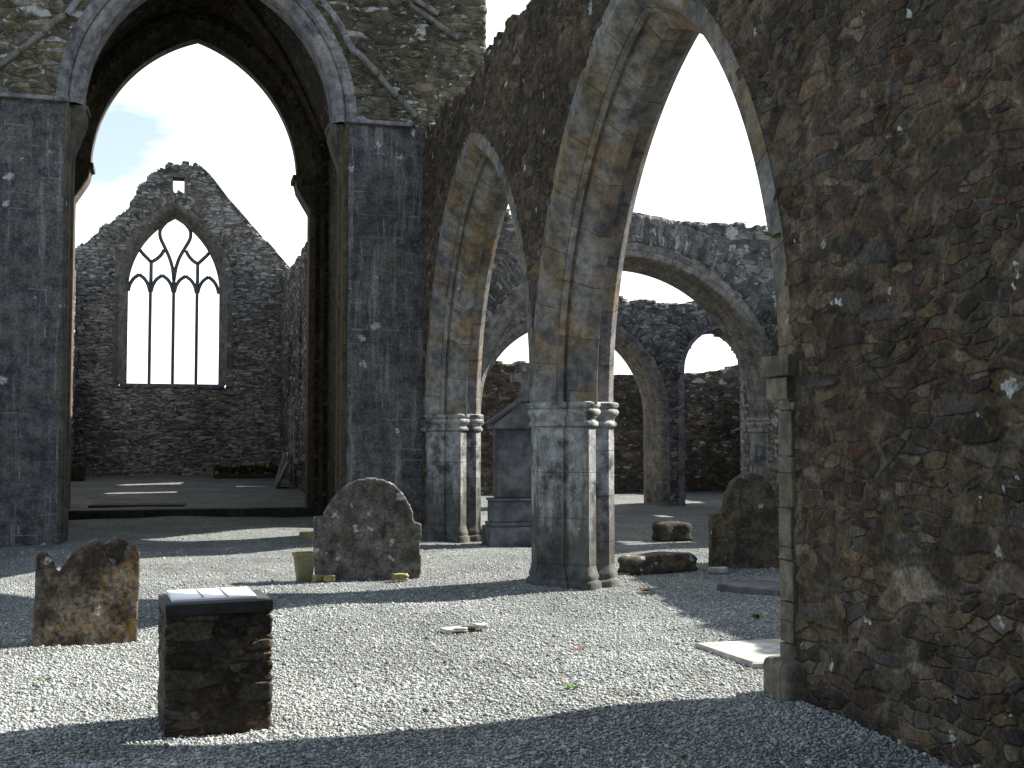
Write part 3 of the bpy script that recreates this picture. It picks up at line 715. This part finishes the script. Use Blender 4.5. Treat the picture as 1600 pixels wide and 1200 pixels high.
# ------------------------------------------------------------------ chancel
YG = 37.0
gb = empty('gable_wall', (-.4, YG, .45), 'tall ruined gable end with a traceried pointed window and a small bell opening', 'gable wall')
GP = [(-4.3,6.5),(-3.36,7.42),(-2.93,7.81),(-2.43,8.24),(-1.99,8.67),(-1.68,9.02),(-1.66,9.30),(-1.58,9.48),(-1.3,9.72),(-.85,10.02),(-.81,10.17),(-.1,10.2),(.16,10.12),(.51,9.83),(1.07,9.1),(1.67,8.42),(2.23,7.82),(3.09,6.85),(3.9,6.3)]
gpx = np.array([p[0] for p in GP]); gpz = np.array([p[1] for p in GP])
def in_g(U, Z):
    top = np.interp(U, gpx, gpz) + np.where(U < .1, .17*(steps(U, .22, 12)-.5), .10*(steps(U, .3, 13)-.5))
    m = Z < top
    m &= ~arch_in(U, Z, -.54, 1.64, 2.62, 6.2, 3.18)
    m &= ~((U > -.66) & (U < -.24) & (Z > 9.22) & (Z < 9.80))
    return m
V, F = masked('y', -4.3, 3.9, -.1, 10.5, .038, YG, YG+.9, in_g, 5); obj('wall', V, F, M['gable'], gb)
# arch ring of upright rubble over the window
def ring(axis, mid, a, h, z0, t, w, mat, parent, grow=.0, th0=.1, n=40, proud=.02, name='rubble_ring'):
    R = (h*h+a*a)/(2*a); e = R-a; V, Rs, F = [], [], []; m = max(4, int(w/.06)); rows = 0
    for s in (-1, 1):
        base = len(V)
        thm = math.acos(e/(R+grow+w*.5))
        for k in range(n+1):
            th = th0+(thm-th0)*k/n
            for q in range(m+1):
                r = R+grow+w*q/m
                u = mid+s*(-e+r*math.cos(th)); u = s*max(s*u, s*mid) if s*(u-mid) < 0 else u
                z = z0+r*math.sin(th); tt = t-proud+(.06 if q in (0, m) or k in (0,) else 0)
                V.append((tt, u, z) if axis == 'x' else (u, tt, z)); Rs.append((r+s*7, 0, R*th+s*3))
        F += [(base+k*(m+1)+q, base+k*(m+1)+q+1, base+(k+1)*(m+1)+q+1, base+(k+1)*(m+1)+q) for k in range(n) for q in range(m)]
    return obj(name, np.array(V), F, mat, parent, np.array(Rs), calc=True)
ring('y', -.54, 1.62, 2.60, 6.2, YG, .38, M['vouss_g'], gb, grow=.14, th0=.25)
wd = None
V, F, Rr = arch_sweep('y', -.54, 1.60, 2.56, 6.2, YG, [(.12,-.2),(-.03,-.19),(-.035,-.03),(-.01,-.0),(.10,.05),(.30,.19),(.32,.23),(.52,.23),(.6,.1),(.9,-.03),(.92,-.15)], 24, leg=2.9)
wd = obj('window', V, F, M['window'], gb, Rr, sharp=28, calc=True)
V, F = box(-2.1, 1.02, YG-.05, YG+.75, 3.16, 3.29, .02); obj('sill', V, F, M['arch_grey'], wd, sharp=40)
def bar(pts, w=.095, d=.15, y=YG+.40):
    pts = np.array(pts, float)
    if len(pts) > 2:                                           # round the polyline
        t = np.concatenate([[0], np.cumsum(np.linalg.norm(np.diff(pts, axis=0), axis=1))]); tt = np.linspace(0, t[-1], max(10, len(pts)*5))
        q = np.stack([np.interp(tt, t, pts[:,0]), np.interp(tt, t, pts[:,1])], 1)
        for _ in range(5): q[1:-1] = .25*q[:-2]+.5*q[1:-1]+.25*q[2:]
        pts = q
    V, F = [], []
    for k, p in enumerate(pts):
        a = pts[max(0,k-1)]; b = pts[min(len(pts)-1,k+1)]; dv = (b-a)/np.linalg.norm(b-a); nv = np.array((-dv[1], dv[0]))
        for o_, yy in ((-.5,-.15),(-.22,-.5),(.22,-.5),(.5,-.15),(.5,.15),(.22,.5),(-.22,.5),(-.5,.15)):
            r = p+nv*o_*w; V.append((r[0], y+yy*d, r[1]))
    for k in range(len(pts)-1):
        for j in range(8): F.append((k*8+j, k*8+(j+1)%8, k*8+8+(j+1)%8, k*8+8+j))
    F.append(tuple(range(8))); F.append(tuple(range(len(V)-8, len(V))))
    return np.array(V), F
for x in (-1.25, -.555, .15):
    V, F = bar([(x, 3.25), (x, 4.3), (x, 5.4), (x, 6.55)], .098); obj('mullion', V, F, M['tracery'], wd, sharp=35, calc=True)
TR = []
lx = [-1.93, -1.25, -.555, .15, .83]
for a, b in zip(lx[:-1], lx[1:]):
    c = (a+b)/2
    TR.append([(a+.02, 6.18), (a+.07, 6.40), (a+.18, 6.58), (c, 6.70)]); TR.append([(b-.02, 6.18), (b-.07, 6.40), (b-.18, 6.58), (c, 6.70)])
TR += [[(-1.24,6.5),(-1.24,6.85),(-1.24,7.13)], [(.16,6.5),(.16,6.85),(.16,7.13)]]
TR += [[(-1.24,7.10),(-1.36,7.22),(-1.50,7.36),(-1.62,7.52)], [(-1.24,7.10),(-1.08,7.2),(-.94,7.34),(-.86,7.5)],
       [(.16,7.10),(.0,7.2),(-.12,7.34),(-.2,7.5)], [(.16,7.10),(.28,7.22),(.42,7.36),(.55,7.52)]]
TR += [[(-.555,6.55),(-.60,6.95),(-.70,7.28),(-.84,7.58),(-.98,7.86),(-1.01,8.08),(-.95,8.22),(-.82,8.36)], [(-.555,6.55),(-.50,6.95),(-.40,7.28),(-.24,7.58),(-.08,7.86),(-.05,8.08),(-.11,8.22),(-.24,8.36)]]
TR += [[(-.555,6.3),(-.555,6.5),(-.555,6.62)]]
Vs = join(*[bar(p, .108, .18) for p in TR]); obj('tracery', Vs[0], Vs[1], M['tracery'], wd, sharp=35, calc=True)
bo = obj('bell_opening', *join(box(-.72,-.62,YG-.02,YG+.5,9.22,9.72,.01), box(-.28,-.18,YG-.02,YG+.5,9.22,9.72,.01), box(-.74,-.16,YG-.03,YG+.5,9.725,9.84,.01), box(-.74,-.16,YG-.035,YG+.5,9.16,9.24,.01))[:2], M['window'], gb, sharp=40)
V, F = strip('y', YG+.3, [(.02,10.24),(.30,10.06),(.62,9.72),(1.12,9.08),(1.7,8.44),(2.3,7.80),(3.1,6.93)], .09, -.36); obj('coping', V, F, M['arch_grey'], gb, sharp=35, calc=True)

def in_cs(U, Z):
    m = Z < 6.25+.028*np.clip(U-25, 0, 12)+.28*(steps(U, .35, 21)-.5)
    for c in (30.15, 33.55): m &= ~arch_in(U, Z, c, .36, .55, 4.3, 2.75)
    m &= ~((U > 31.4) & (U < 32.0) & (Z > .2) & (Z < 2.3)) | (U < 0)
    return m
cs = empty('chancel_south_wall', (2.75, 31, .3), 'roofless long side wall to the right of the gable, seen at a glancing angle', 'wall')
V, F = masked('x', 25.2, 37.0, -.1, 7.2, .07, 2.75, 3.55, in_cs, 4); obj('wall', V, F, M['chancel'], cs)
a = box(2.66, 2.78, 31.2, 31.4, .1, 2.5, .02); obj('niche_jamb', a[0], a[1], M['arch_grey'], cs, sharp=40)
a = box(2.66, 2.78, 32.0, 32.2, .1, 2.5, .02); obj('niche_jamb', a[0], a[1], M['arch_grey'], cs, sharp=40)
a = box(2.60, 2.95, 29.4, 30.3, .95, 1.08, .02); obj('ledge', a[0], a[1], M['arch_grey'], cs, sharp=40)
V, F = masked('x', 25.2, 37.0, -.1, 7.2, .09, -4.15, -3.35, lambda U, Z: Z < 6.6+.25*(steps(U, .35, 23)-.5), 3)
cn = obj('chancel_north_wall', V, F, M['chancel'], None, loc=(-3.35, 31, 0)); tag(cn, 'sunlit side wall glimpsed as a thin bright strip beside the left tower pier', 'wall')

# ------------------------------------------------------------------ aisle and transept
L1 = (7.32, 2.72, 2.76, 1.97)
YL = 18.6
tr = empty('transverse_wall', (7.32, YL, 0), 'grey rubble wall crossing the aisle on one wide rounded arch, behind the arcade', 'wall')
def in_l1(U, Z):
    top = 5.26 + .12*vnoise(U, 1.1, 41)+.16*steps(U, .28, 42)
    return (Z < top) & ~arch_in(U, Z, *L1[:1], L1[1], L1[2], L1[3], -9, .08)
V, F = masked('y', 4.30, 13.0, -.15, 5.8, .05, YL, YL+.8, in_l1, 5); obj('wall', V, F, M['aisle'], tr)
ring('y', *L1, YL, .55, M['vouss'], tr, grow=.24, th0=.12, n=60)
LP = [(.08,-.25),(-.03,-.245),(-.034,-.02),(-.02,0),(.05,.02),(.22,.03),(.24,.02),(.27,.0),(.29,.0),(.31,.03),(.38,.14),(.40,.15),(.62,.15),(.64,.14),(.74,-.02),(.83,-.02),(.83,-.2)]
V, F, Rr = arch_sweep('y', *L1, YL, LP, 34); obj('arch', V, F, M['tan'], tr, Rr, sharp=28, calc=True)
for s in (-1, 1):
    j = L1[0]+s*L1[1]
    P = [(j+s*.45, YL-0.04), (j+s*.20, YL-0.04), (j+s*.05, YL+0.00), (j-s*.03, YL+0.10), (j-s*.03, YL+0.24), (j+s*.01, YL+0.28), (j-s*.15, YL+0.38), (j-s*.15, YL+0.62), (j, YL+0.76), (j+s*.02, YL+0.84), (j+s*.45, YL+0.84)]
    V, F, Rr = prism(P, rings_between(-.1, 1.97, 8)); q = obj('respond', V, F, M['pier'], tr, Rr, sharp=30, calc=True)
    V, F, Rr = prism(P, [(z, d*.72) for z, d in CAPR]); obj('capital', V, F, M['pier'], q, Rr, sharp=50, calc=True)
L2 = empty('transept_wall', (10.9, 25.5, 0), 'grey rubble wall with two arches seen through the wide aisle arch', 'wall')
B1 = (8.55, 2.25, 2.25, 2.1); B2 = (12.42, 1.02, 1.05, 3.22)
def in_l2(U, Z):
    top = 4.66+.18*vnoise(U, 1.3, 51)+.16*steps(U, .3, 52)
    return (Z < top) & ~arch_in(U, Z, B1[0], B1[1]+.06, B1[2]+.06, B1[3]) & ~arch_in(U, Z, *B2)
V, F = masked('y', 5.6, 18.0, -.15, 5.2, .06, 25.5, 26.6, in_l2, 5); obj('wall', V, F, M['aisle'], L2)
ring('y', *B1, 25.5, .36, M['vouss'], L2, grow=.20, th0=.1, n=40)
ring('y', *B2, 25.5, .42, M['vouss'], L2, grow=.04, th0=.1, n=30)
V, F, Rr = arch_sweep('y', *B1, 25.5, [(.08,-.22),(-.03,-.215),(-.034,-.05),(-.01,0),(.10,.05),(.45,.06),(.47,.02),(.6,.02),(.8,.06),(1.1,.0),(1.12,-.2)], 26, leg=2.4); obj('arch', V, F, M['tan'], L2, Rr, sharp=28, calc=True)
def in_l3(U, Z): return Z < 3.12+.14*np.clip(U-13.2, 0, 4)+.2*vnoise(U, 1.1, 61)+.18*steps(U, .32, 62)+.55*np.exp(-((U-8.9)/1.2)**2)
V, F = masked('y', 4.4, 26.0, -.15, 4.6, .085, 32.0, 32.8, in_l3, 4)
l3 = obj('boundary_wall', V, F, M['far'], None, loc=(14, 32, 0)); tag(l3, 'low dark rubble wall farthest back, its top seen through the transept arches', 'wall')
a = empty('iron_ladder', (10.55, 25.45, 0), 'small dark iron rung ladder on the wall just right of the central pier', 'ladder') if False else None
# south wall of the aisle, out of the picture to the right: it shades the aisle floor
tsx = np.array([-5,7.5,8.3,12.0,12.7,14.0,14.15,15.75,15.9,18.7]); tsz = np.array([5.15,5.1,5.0,4.5,4.3,4.2,2.1,2.1,3.9,3.9])
def in_as(U, Z):
    m = Z < np.interp(U, tsx, tsz)+.12*(steps(U, .3, 71)-.5)
    m &= ~((U > 11.75) & (U < 12.15) & (Z > 3.0) & (Z < 3.62))
    m &= ~((U > 16.75) & (U < 17.45) & (Z > 2.0) & (Z < 3.6))
    return m
V, F, Rr = arch_sweep('y', *B2, 25.5, [(.06,-.16),(-.02,-.15),(-.025,.0),(.0,.02),(.5,.03),(1.1,.0),(1.12,-.1)], 22, leg=3.2); obj('arch', V, F, M['arch_grey'], L2, Rr, sharp=28, calc=True)
def in_ts(U, Z):
    m = Z < 5.0+.2*steps(U, .3, 75)
    m &= ~((U > 22.6) & (U < 23.3) & (Z > 2.75) & (Z < 3.7))
    return m
V, F = masked('x', 19.4, 25.5, -.15, 5.6, .12, 13.0, 13.8, in_ts, 3)
tsw = obj('transept_side_wall', V, F, M['aisle'], None, loc=(13, 22, 0)); tag(tsw, 'unseen outer side wall added to shade the transept, beyond the near arcade wall', 'wall')  # unseen wall added to shade the transept floor, its slit lets one strip through
V, F = masked('x', 26.6, 32.0, -.15, 4.0, .12, 16.4, 17.1, lambda U, Z: Z < 3.1+.2*steps(U, .3, 79), 3)
yw = obj('rear_shade_wall', V, F, M['far'], None, loc=(16.4, 29, 0)); tag(yw, 'low wall added to shade the ground behind the transept arches', 'wall')  # added only to keep sun off the ground behind the transept arches
V, F = masked('y', -7.0, 3.55, -.15, 7.5, .2, -5.0, -4.2, lambda U, Z: Z < 6.6+.3*steps(U, .4, 77), 3)
nww = obj('nave_west_wall', V, F, M['far'], None, loc=(-2, -4.5, 0)); tag(nww, 'unseen west end wall of the roofless nave, added behind the viewpoint to darken the foreground', 'wall')  # unseen; added to block western sky and darken the near ground
V, F = masked('x', -5.0, 18.7, -.15, 5.6, .10, 10.0, 10.7, in_as, 3)
asw = obj('aisle_south_wall', V, F, M['aisle'], None, loc=(10, 8, 0)); tag(asw, 'ruined outer aisle wall with a broken-down gap, beyond the near arcade wall', 'wall')

# ------------------------------------------------------------------ gravestones and other things
def slab_stone(name, label, cat, loc, rz, poly, th, mat, res=.016, it=2, lean=0.0, extra=None, group=None):
    u = [p[0] for p in poly]; z = [p[1] for p in poly]
    V, F = masked('y', min(u), max(u), min(z), max(z), res, 0, th, lambda U, Z: outline_in(U, Z, poly), max(3, int(th/res/1.5)))
    if lean: V[:, 1] += V[:, 2]*lean
    off = np.array(loc)
    o = obj(name, V, F, mat, None, V+off, local=True, smooth_it=it)
    o.location = loc; o.rotation_euler = (0, 0, rz); tag(o, label, cat, group)
    return o
def arcp(cx, cz_, r, a0, a1, n=12, kx=1.0): return [(cx+kx*r*math.cos(math.radians(a0+(a1-a0)*k/n)), cz_+r*math.sin(math.radians(a0+(a1-a0)*k/n))) for k in range(n+1)]

# wide round-topped stone in the middle
pg = [(-.585,-.1),(-.60,.30),(-.605,.69),(-.50,.70),(-.46,.80),(-.38,.92),(-.27,1.03),(-.13,1.10),(.02,1.125),(.16,1.11),(.29,1.05),(.39,.95),(.47,.82),(.51,.72),(.52,.62),(.60,.60),(.605,.50),(.59,.35),(.60,.2),(.595,-.1)]
slab_stone('gravestone', 'broad round-topped dark gravestone speckled with lichen, before the right tower pier', 'gravestone', (1.95, 13.0, 0), -.03, pg, .15, M['grave'])
# small one at the left with a humped top
pg = [(-.375,-.1),(-.37,.3),(-.365,.68),(-.335,.705),(-.29,.70),(-.25,.645),(-.215,.56),(-.19,.555),(-.16,.61),(-.11,.69),(-.05,.735),(.02,.745),(.09,.715),(.14,.65),(.18,.59),(.22,.575),(.255,.61),(.275,.68),(.31,.735),(.35,.735),(.375,.69),(.38,.5),(.375,.3),(.37,-.1)]
gsm = slab_stone('gravestone', 'small leaning gravestone with a double-humped top and ochre lichen, at the far left', 'gravestone', (-.735, 9.39, 0), .2, pg, .14, M['grave_b'], .010)
pg = [(-.02,.2),(-.02,.72),(.03,.765),(.08,.78),(.12,.755),(.15,.745),(.19,.775),(.24,.785),(.29,.765),(.34,.72),(.345,.2)]
V, F = masked('y', -.02, .345, .2, .785, .013, .142, .22, lambda U, Z: outline_in(U, Z, pg), 5)
obj('back_slab', V, F, M['grave_b'], gsm, V, local=True, smooth_it=2)
# dark round-headed stone with shoulders by the near wall
pg = [(-.52,-.1),(-.52,.66),(-.40,.68),(-.355,.70),(-.345,.80),(-.31,.92),(-.25,1.03),(-.15,1.12),(-.02,1.155),(.10,1.13),(.20,1.05),(.27,.93),(.30,.80),(.31,.70),(.36,.68),(.50,.66),(.51,-.1)]
slab_stone('gravestone', 'tall black round-headed gravestone with square shoulders, just left of the near wall', 'gravestone', (6.62, 12.78, 0), -.15, pg, .17, M['grave_d'])
# low stones in the aisle
def rock(name, label, cat, loc, rz, sx, sy, sz, mat, seed, group=None, it=3):
    r = np.random.default_rng(seed); bm = bmesh.new(); bmesh.ops.create_cube(bm, size=1); bmesh.ops.subdivide_edges(bm, edges=bm.edges[:], cuts=5, use_grid_fill=True)
    for v in bm.verts:
        q = v.co; f = 1+.12*math.sin(q.x*9+seed)*math.cos(q.y*8+seed*2)+.10*math.sin(q.z*11+q.x*7+seed*3)
        v.co = Vector((q.x*sx*f+r.normal(0,.012*sx), q.y*sy*f+r.normal(0,.012*sy), (q.z+.42)*sz*(f*.5+.5)+r.normal(0,.02*sz)))
    for _ in range(it): bmesh.ops.smooth_vert(bm, verts=bm.verts, factor=.4, use_axis_x=True, use_axis_y=True, use_axis_z=True)
    bm.verts.index_update()
    V = np.array([v.co[:] for v in bm.verts]); F = [[v.index for v in f.verts] for f in bm.faces]; bm.free()
    o = obj(name, V, F, mat, None, V+np.array(loc), local=True); o.location = loc; o.rotation_euler = (0, 0, rz); tag(o, label, cat, group); return o
rock('kerb_stone', 'long low lichened stone block on the gravel right of the central pier', 'stone', (5.38, 12.75, 0), .3, 1.0, .34, .23, M['grave_d'], 3)
rock('stone_block', 'squarish dark stone block farther back on the aisle gravel', 'stone', (7.27, 16.75, 0), .1, .52, .4, .30, M['block'], 5)
rock('loose_stone', 'small pale stone lying before the black gravestone', 'stone', (5.98, 12.45, 0), .1, .22, .14, .07, M['paleslab'], 8)
rock('field_stone', 'lump of dark stone standing at the left edge of the chancel floor', 'stone', (-3.05, 34.5, .38), .2, .42, .4, .55, M['block'], 9)
# flat slabs in the gravel
def flat(name, label, cat, P, z0, z1, mat):
    P = np.array(P, float); c = P.mean(0)
    V, F, Rr = prism(P-c, [(z0, 0), (z1-.012, 0), (z1, -.012)]); o = obj(name, V, F, mat, None, V+np.array((c[0], c[1], 0)), local=True, sharp=30, calc=True)
    o.location = (c[0], c[1], 0); tag(o, label, cat); return o
flat('grave_slab', 'pale flat grave slab let into the gravel at the foot of the near wall', 'slab', [(3.66,8.02),(3.72,7.22),(4.6,7.15),(4.7,8.05)], -.05, .035, M['paleslab'])
flat('sunken_slab', 'dark flat slab edge in the aisle, between the black gravestone and near wall', 'slab', [(5.30,11.06),(5.66,10.42),(6.9,10.9),(6.5,11.5)], -.05, .06, M['slate'])
flat('floor_slab', 'thin flat stone slab lying on the chancel floor behind the step', 'slab', [(-2.0,25.2),(-.1,25.0),(-.05,25.7),(-1.9,25.9)], .1, .215, M['step'])
flat('ledger_stone', 'ochre tilted stone slab at the foot of the right tower pier', 'slab', [(1.70,18.75),(1.95,18.05),(2.45,18.05),(2.4,18.85)], -.05, .09, M['ochre'])

# pedestal with an information panel
pd = empty('information_pedestal', (.17, 6.40, 0), 'squat rubble pedestal carrying a slab and a pale reading panel, in the left foreground', 'pedestal', .10)
V, F = masked('y', -.275, .275, -.1, .62, .02, .02, .50, lambda U, Z: Z > -1, 12)
V[:, 0] += .012*(vnoise(V[:,2]*1.0+9, .13, 81)-.5); V[:, 1] += .015*(vnoise(V[:,2]+V[:,0]*.7+3, .1, 82)-.5)
n_ = rubble('pedestal_rubble', 2.9, 11.5, (.60,.54,.43), .06, .5, .4, .012, ws=0, speck=.25, jw=.08, warpk=.07); obj('body', V, F, n_, pd, V+np.array((.3,6.4,2.2)), local=True)
V, F = box(-.285, .28, .0, .47, .622, .685, .008); obj('slab', V, F, M['cap'], pd, local=True, sharp=40)
V, F = box(-.245, .205, .075, .445, .684, .70, .004); V[:, 2] += (V[:, 1]-.07)*.02*(V[:,2] > .69); pn = obj('panel', V, F, M['panel'], pd, local=True, sharp=40)
V, F, _ = join(*[box(x, x+.004, .085, .435, .700, .7105, 0) for x in (-.085, .045)]); obj('panel_line', V, F, M['line'], pn, local=True, smooth=False)

# the monument with a gabled head and a cross
mo = empty('monument', (4.85, 16.55, 0), 'tall dark gabled grave monument topped by a cross, between the arcade respond and the pier', 'monument', -.05)
V, F, _ = join(box(-.59, .62, -.16, .5, -.1, .27, .012), box(-.55, .57, -.10, .44, .275, .335, .012)); obj('plinth', V, F, M['slate'], mo, local=True, sharp=40)
V, F, _ = join(box(-.52, .54, -.06, .40, .34, .64, .012), box(-.54, .56, -.08, .42, .645, .69, .015)); obj('pedestal', V, F, M['slate'], mo, local=True, sharp=40)
V, F, _ = join(box(-.45, .47, .0, .34, .695, 1.72, .015), box(-.37, .38, -.012, .02, .78, 1.64, .01)); obj('shaft', V, F, M['slate'], mo, local=True, sharp=40)
def ext(poly, y0, y1):
    n = len(poly); V = [(p[0], y0, p[1]) for p in poly]+[(p[0], y1, p[1]) for p in poly]
    return np.array(V), [tuple(range(n)), tuple(range(n, 2*n))[::-1]]+[(i, i+n, (i+1)%n+n, (i+1)%n) for i in range(n)]
V, F = ext([(-.52,1.725),(.54,1.725),(.54,1.79),(.09,2.10),(-.09,2.10),(-.52,1.79)], -.07, .40); g_ = obj('gabled_cap', V, F, M['slate'], mo, local=True, smooth=False, calc=True)
V, F, _ = join(ext([(-.55,1.785),(-.09,2.115),(-.09,2.15),(-.57,1.81)], -.10, .43), ext([(.57,1.785),(.59,1.81),(.09,2.15),(.09,2.115)], -.10, .43)); obj('coping', V, F, M['cap'], g_, local=True, smooth=False, calc=True)
cp = [(-.13,2.14),(.13,2.14),(.10,2.17),(.07,2.20),(.055,2.40),(.09,2.43),(.20,2.43),(.21,2.56),(.09,2.56),(.06,2.58),(.06,2.72),(-.06,2.72),(-.06,2.58),(-.09,2.56),(-.21,2.56),(-.20,2.43),(-.09,2.43),(-.055,2.40),(-.07,2.20),(-.10,2.17)]
V, F = ext(cp, .10, .24); obj('cross', V, F, M['window'], mo, local=True, smooth=False, calc=True)

# square-sided tapering concrete flower pot
bk = empty('flower_pot', (1.25, 13.12, 0), 'ochre tapering square flower pot against the left edge of the broad gravestone', 'pot', .1)
Vb = []; 
for z, r in ((-.02,.075),(.26,.105),(.262,.118),(.30,.120),(.302,.105),(.30,.098),(.06,.07)): Vb += [(-r,-r,z),(r,-r,z),(r,r,z),(-r,r,z)]
F = [(q*4+i, q*4+(i+1)%4, q*4+4+(i+1)%4, q*4+4+i) for q in range(6) for i in range(4)]+[(3,2,1,0),(24,25,26,27)]
obj('pot_body', np.array(Vb), F, M['bucket'], bk, local=True, sharp=30, calc=True)
V, F = box(-.088, .088, -.088, .088, .20, .25, .01); obj('soil', V, F, M['block'], bk, local=True)
for k, (x, y, sx, rz, lb) in enumerate(((1.40,12.93,.14,.3,'ochre chip of stone tucked against the flower pot'), (1.50,12.86,.12,-.2,'ochre chip of stone in front of the broad gravestone, next to the pot'), (2.28,12.80,.17,.1,'flat ochre chip of stone before the right half of the broad gravestone'))):
    rock('stone_chip', lb, 'stone', (x, y, .0), rz, sx, .1, .07, M['ochre'], 20+k, 'ochre stone chips by the broad gravestone', 1)
for k, (x, y, sx, lb) in enumerate(((2.08,9.20,.20,'larger white flake of stone on the sunlit gravel'), (2.33,9.32,.10,'smaller white flake of stone beside the larger one on sunlit gravel'))):
    rock('stone_flake', lb, 'stone', (x, y, .005), .2, sx, .09, .034, M['white'], 30+k, 'white flakes on the sunlit gravel', 1)
rock('brown_stone', 'thin brown stone between the two white flakes', 'stone', (2.20, 9.22, .0), .2, .13, .06, .04, M['block'], 33)

# weeds and dead leaves
def weed(loc, label, s, seed):
    r = np.random.default_rng(seed); V, F = [], []
    for k in range(9):
        a = r.uniform(0, 6.28); L = s*r.uniform(.6, 1.1); w = L*.22; up = r.uniform(.35, 1.0)
        d = np.array((math.cos(a), math.sin(a), 0)); p = np.array((-math.sin(a), math.cos(a), 0)); b = len(V)
        for t, ww in ((0,.15),(.35,.8),(.65,1),(.88,.55),(1,.05)):
            c = d*L*t + np.array((0,0,up*L*(t-.55*t*t)*1.3+.012)); V += [c-p*w*ww, c+np.array((0,0,-w*.3*ww)), c+p*w*ww]
        F += [(b+q*3+i, b+q*3+i+1, b+q*3+4+i, b+q*3+3+i) for q in range(4) for i in range(2)]
    o = obj('weed', np.array(V), F, M['leaf'], None, np.array(V)+np.array(loc), local=True); o.location = loc; tag(o, label, 'weed', 'weeds in the gravel')
weed((2.27, 6.76, .02), 'small green weed on the sunlit foreground gravel', .055, 1)
weed((4.73, 9.06, .01), 'green weed in the shade near the foot of the near wall', .085, 2)
weed((-.87, 7.92, .01), 'tiny green weed on the gravel between pedestal and left picture edge', .06, 3)
weed((3.50, 6.45, 2.80), 'clump of green fern growing from the arch edge high on the near wall', .075, 4)
weed((3.50, 5.98, 1.92), 'small green weed rooted in the near wall beside the corbelled abacus', .045, 5)
def leaf(loc, label, s, mat, seed):
    r = np.random.default_rng(seed); V, F = [], []
    for i, t in enumerate(np.linspace(0, 1, 6)):
        w = s*.38*math.sin(math.pi*min(.98, max(.03, t))); zc = .03*s*10*math.sin(t*3)*.1+.016
        for q in (-1, 0, 1): V.append((s*(t-.5), w*q, zc+abs(q)*w*.5))
    F = [(i*3+q, i*3+q+1, i*3+4+q, i*3+3+q) for i in range(5) for q in range(2)]
    o = obj('dead_leaf', np.array(V), F, mat, None, np.array(V), local=True); o.location = loc; o.rotation_euler = (0, 0, r.uniform(0, 6)); tag(o, label, 'leaf', 'fallen leaves')
leaf((4.41, 10.85, .02), 'dark red fallen leaf in the shade right of the central pier', .12, M['red'], 1)
leaf((4.76, 10.32, .02), 'brown fallen leaf in the shade, nearer the black gravestone', .09, M['red'], 2)
leaf((2.72, 7.95, .02), 'rusty fallen leaf on the sunlit gravel before the pale slab', .09, M['red'], 3)
leaf((-1.02, 6.42, .02), 'bright orange petal in the pedestal shadow, bottom left corner', .05, M['orange'], 4)

# planted grave against the gable wall
fb = empty('planted_grave', (1.65, 36.1, .45), 'low stone-edged grave planted with small flowers, below the gable wall', 'grave')
V, F = masked('x', 34.9, 36.7, .3, .56, .05, .70, 2.75, lambda U, Z: (Z < .56), 6); V[:, 2] += .03*np.sin(V[:,0]*9+V[:,1]*5)
obj('bed', V, F, M['block'], fb)
def tufts(seed, nn, s, zz):
    r = np.random.default_rng(seed); V, F = [], []
    for _ in range(nn):
        c = np.array((r.uniform(.72, 2.7), r.uniform(34.9, 36.6), .56+r.uniform(0, zz)))
        for k in range(3):
            a, b = r.normal(size=3), r.normal(size=3); a /= np.linalg.norm(a); b = np.cross(a, b); b /= np.linalg.norm(b); q = len(V)
            V += [c-a*s-b*s*.5, c+a*s-b*s*.5, c+a*s*.7+b*s*.6, c-a*s*.7+b*s*.6]; F.append((q, q+1, q+2, q+3))
    return np.array(V), F
V, F = tufts(1, 700, .045, .22); o = obj('foliage', V, F, M['dgreen'], fb); 
for nm, sd, nn, mt in (('cream_flowers', 2, 40, 'cream'), ('pink_flowers', 3, 26, 'pink'), ('ochre_flowers', 4, 40, 'ochre')):
    V, F = tufts(sd, nn, .055, .26); o = obj(nm, V, F, M[mt], fb); o['kind'] = 'stuff'
for k, (x, y, h, ln, lb) in enumerate(((2.50, 31.9, .55, .30, 'grave slab leaning against the chancel side wall, behind the other'), (2.42, 30.7, .42, .45, 'shorter dark slab leaning low against the chancel side wall, nearer'))):
    V, F = box(-.035, .035, -.42, .42, -.05, h*1.6, .015); V[:, 0] += V[:, 2]*ln*1.0-.25
    o = obj('leaning_slab', V, F, M['slate'], None, V, local=True, sharp=40); o.location = (x, y, cz(y)); tag(o, lb, 'slab', 'slabs leaning on the chancel wall')
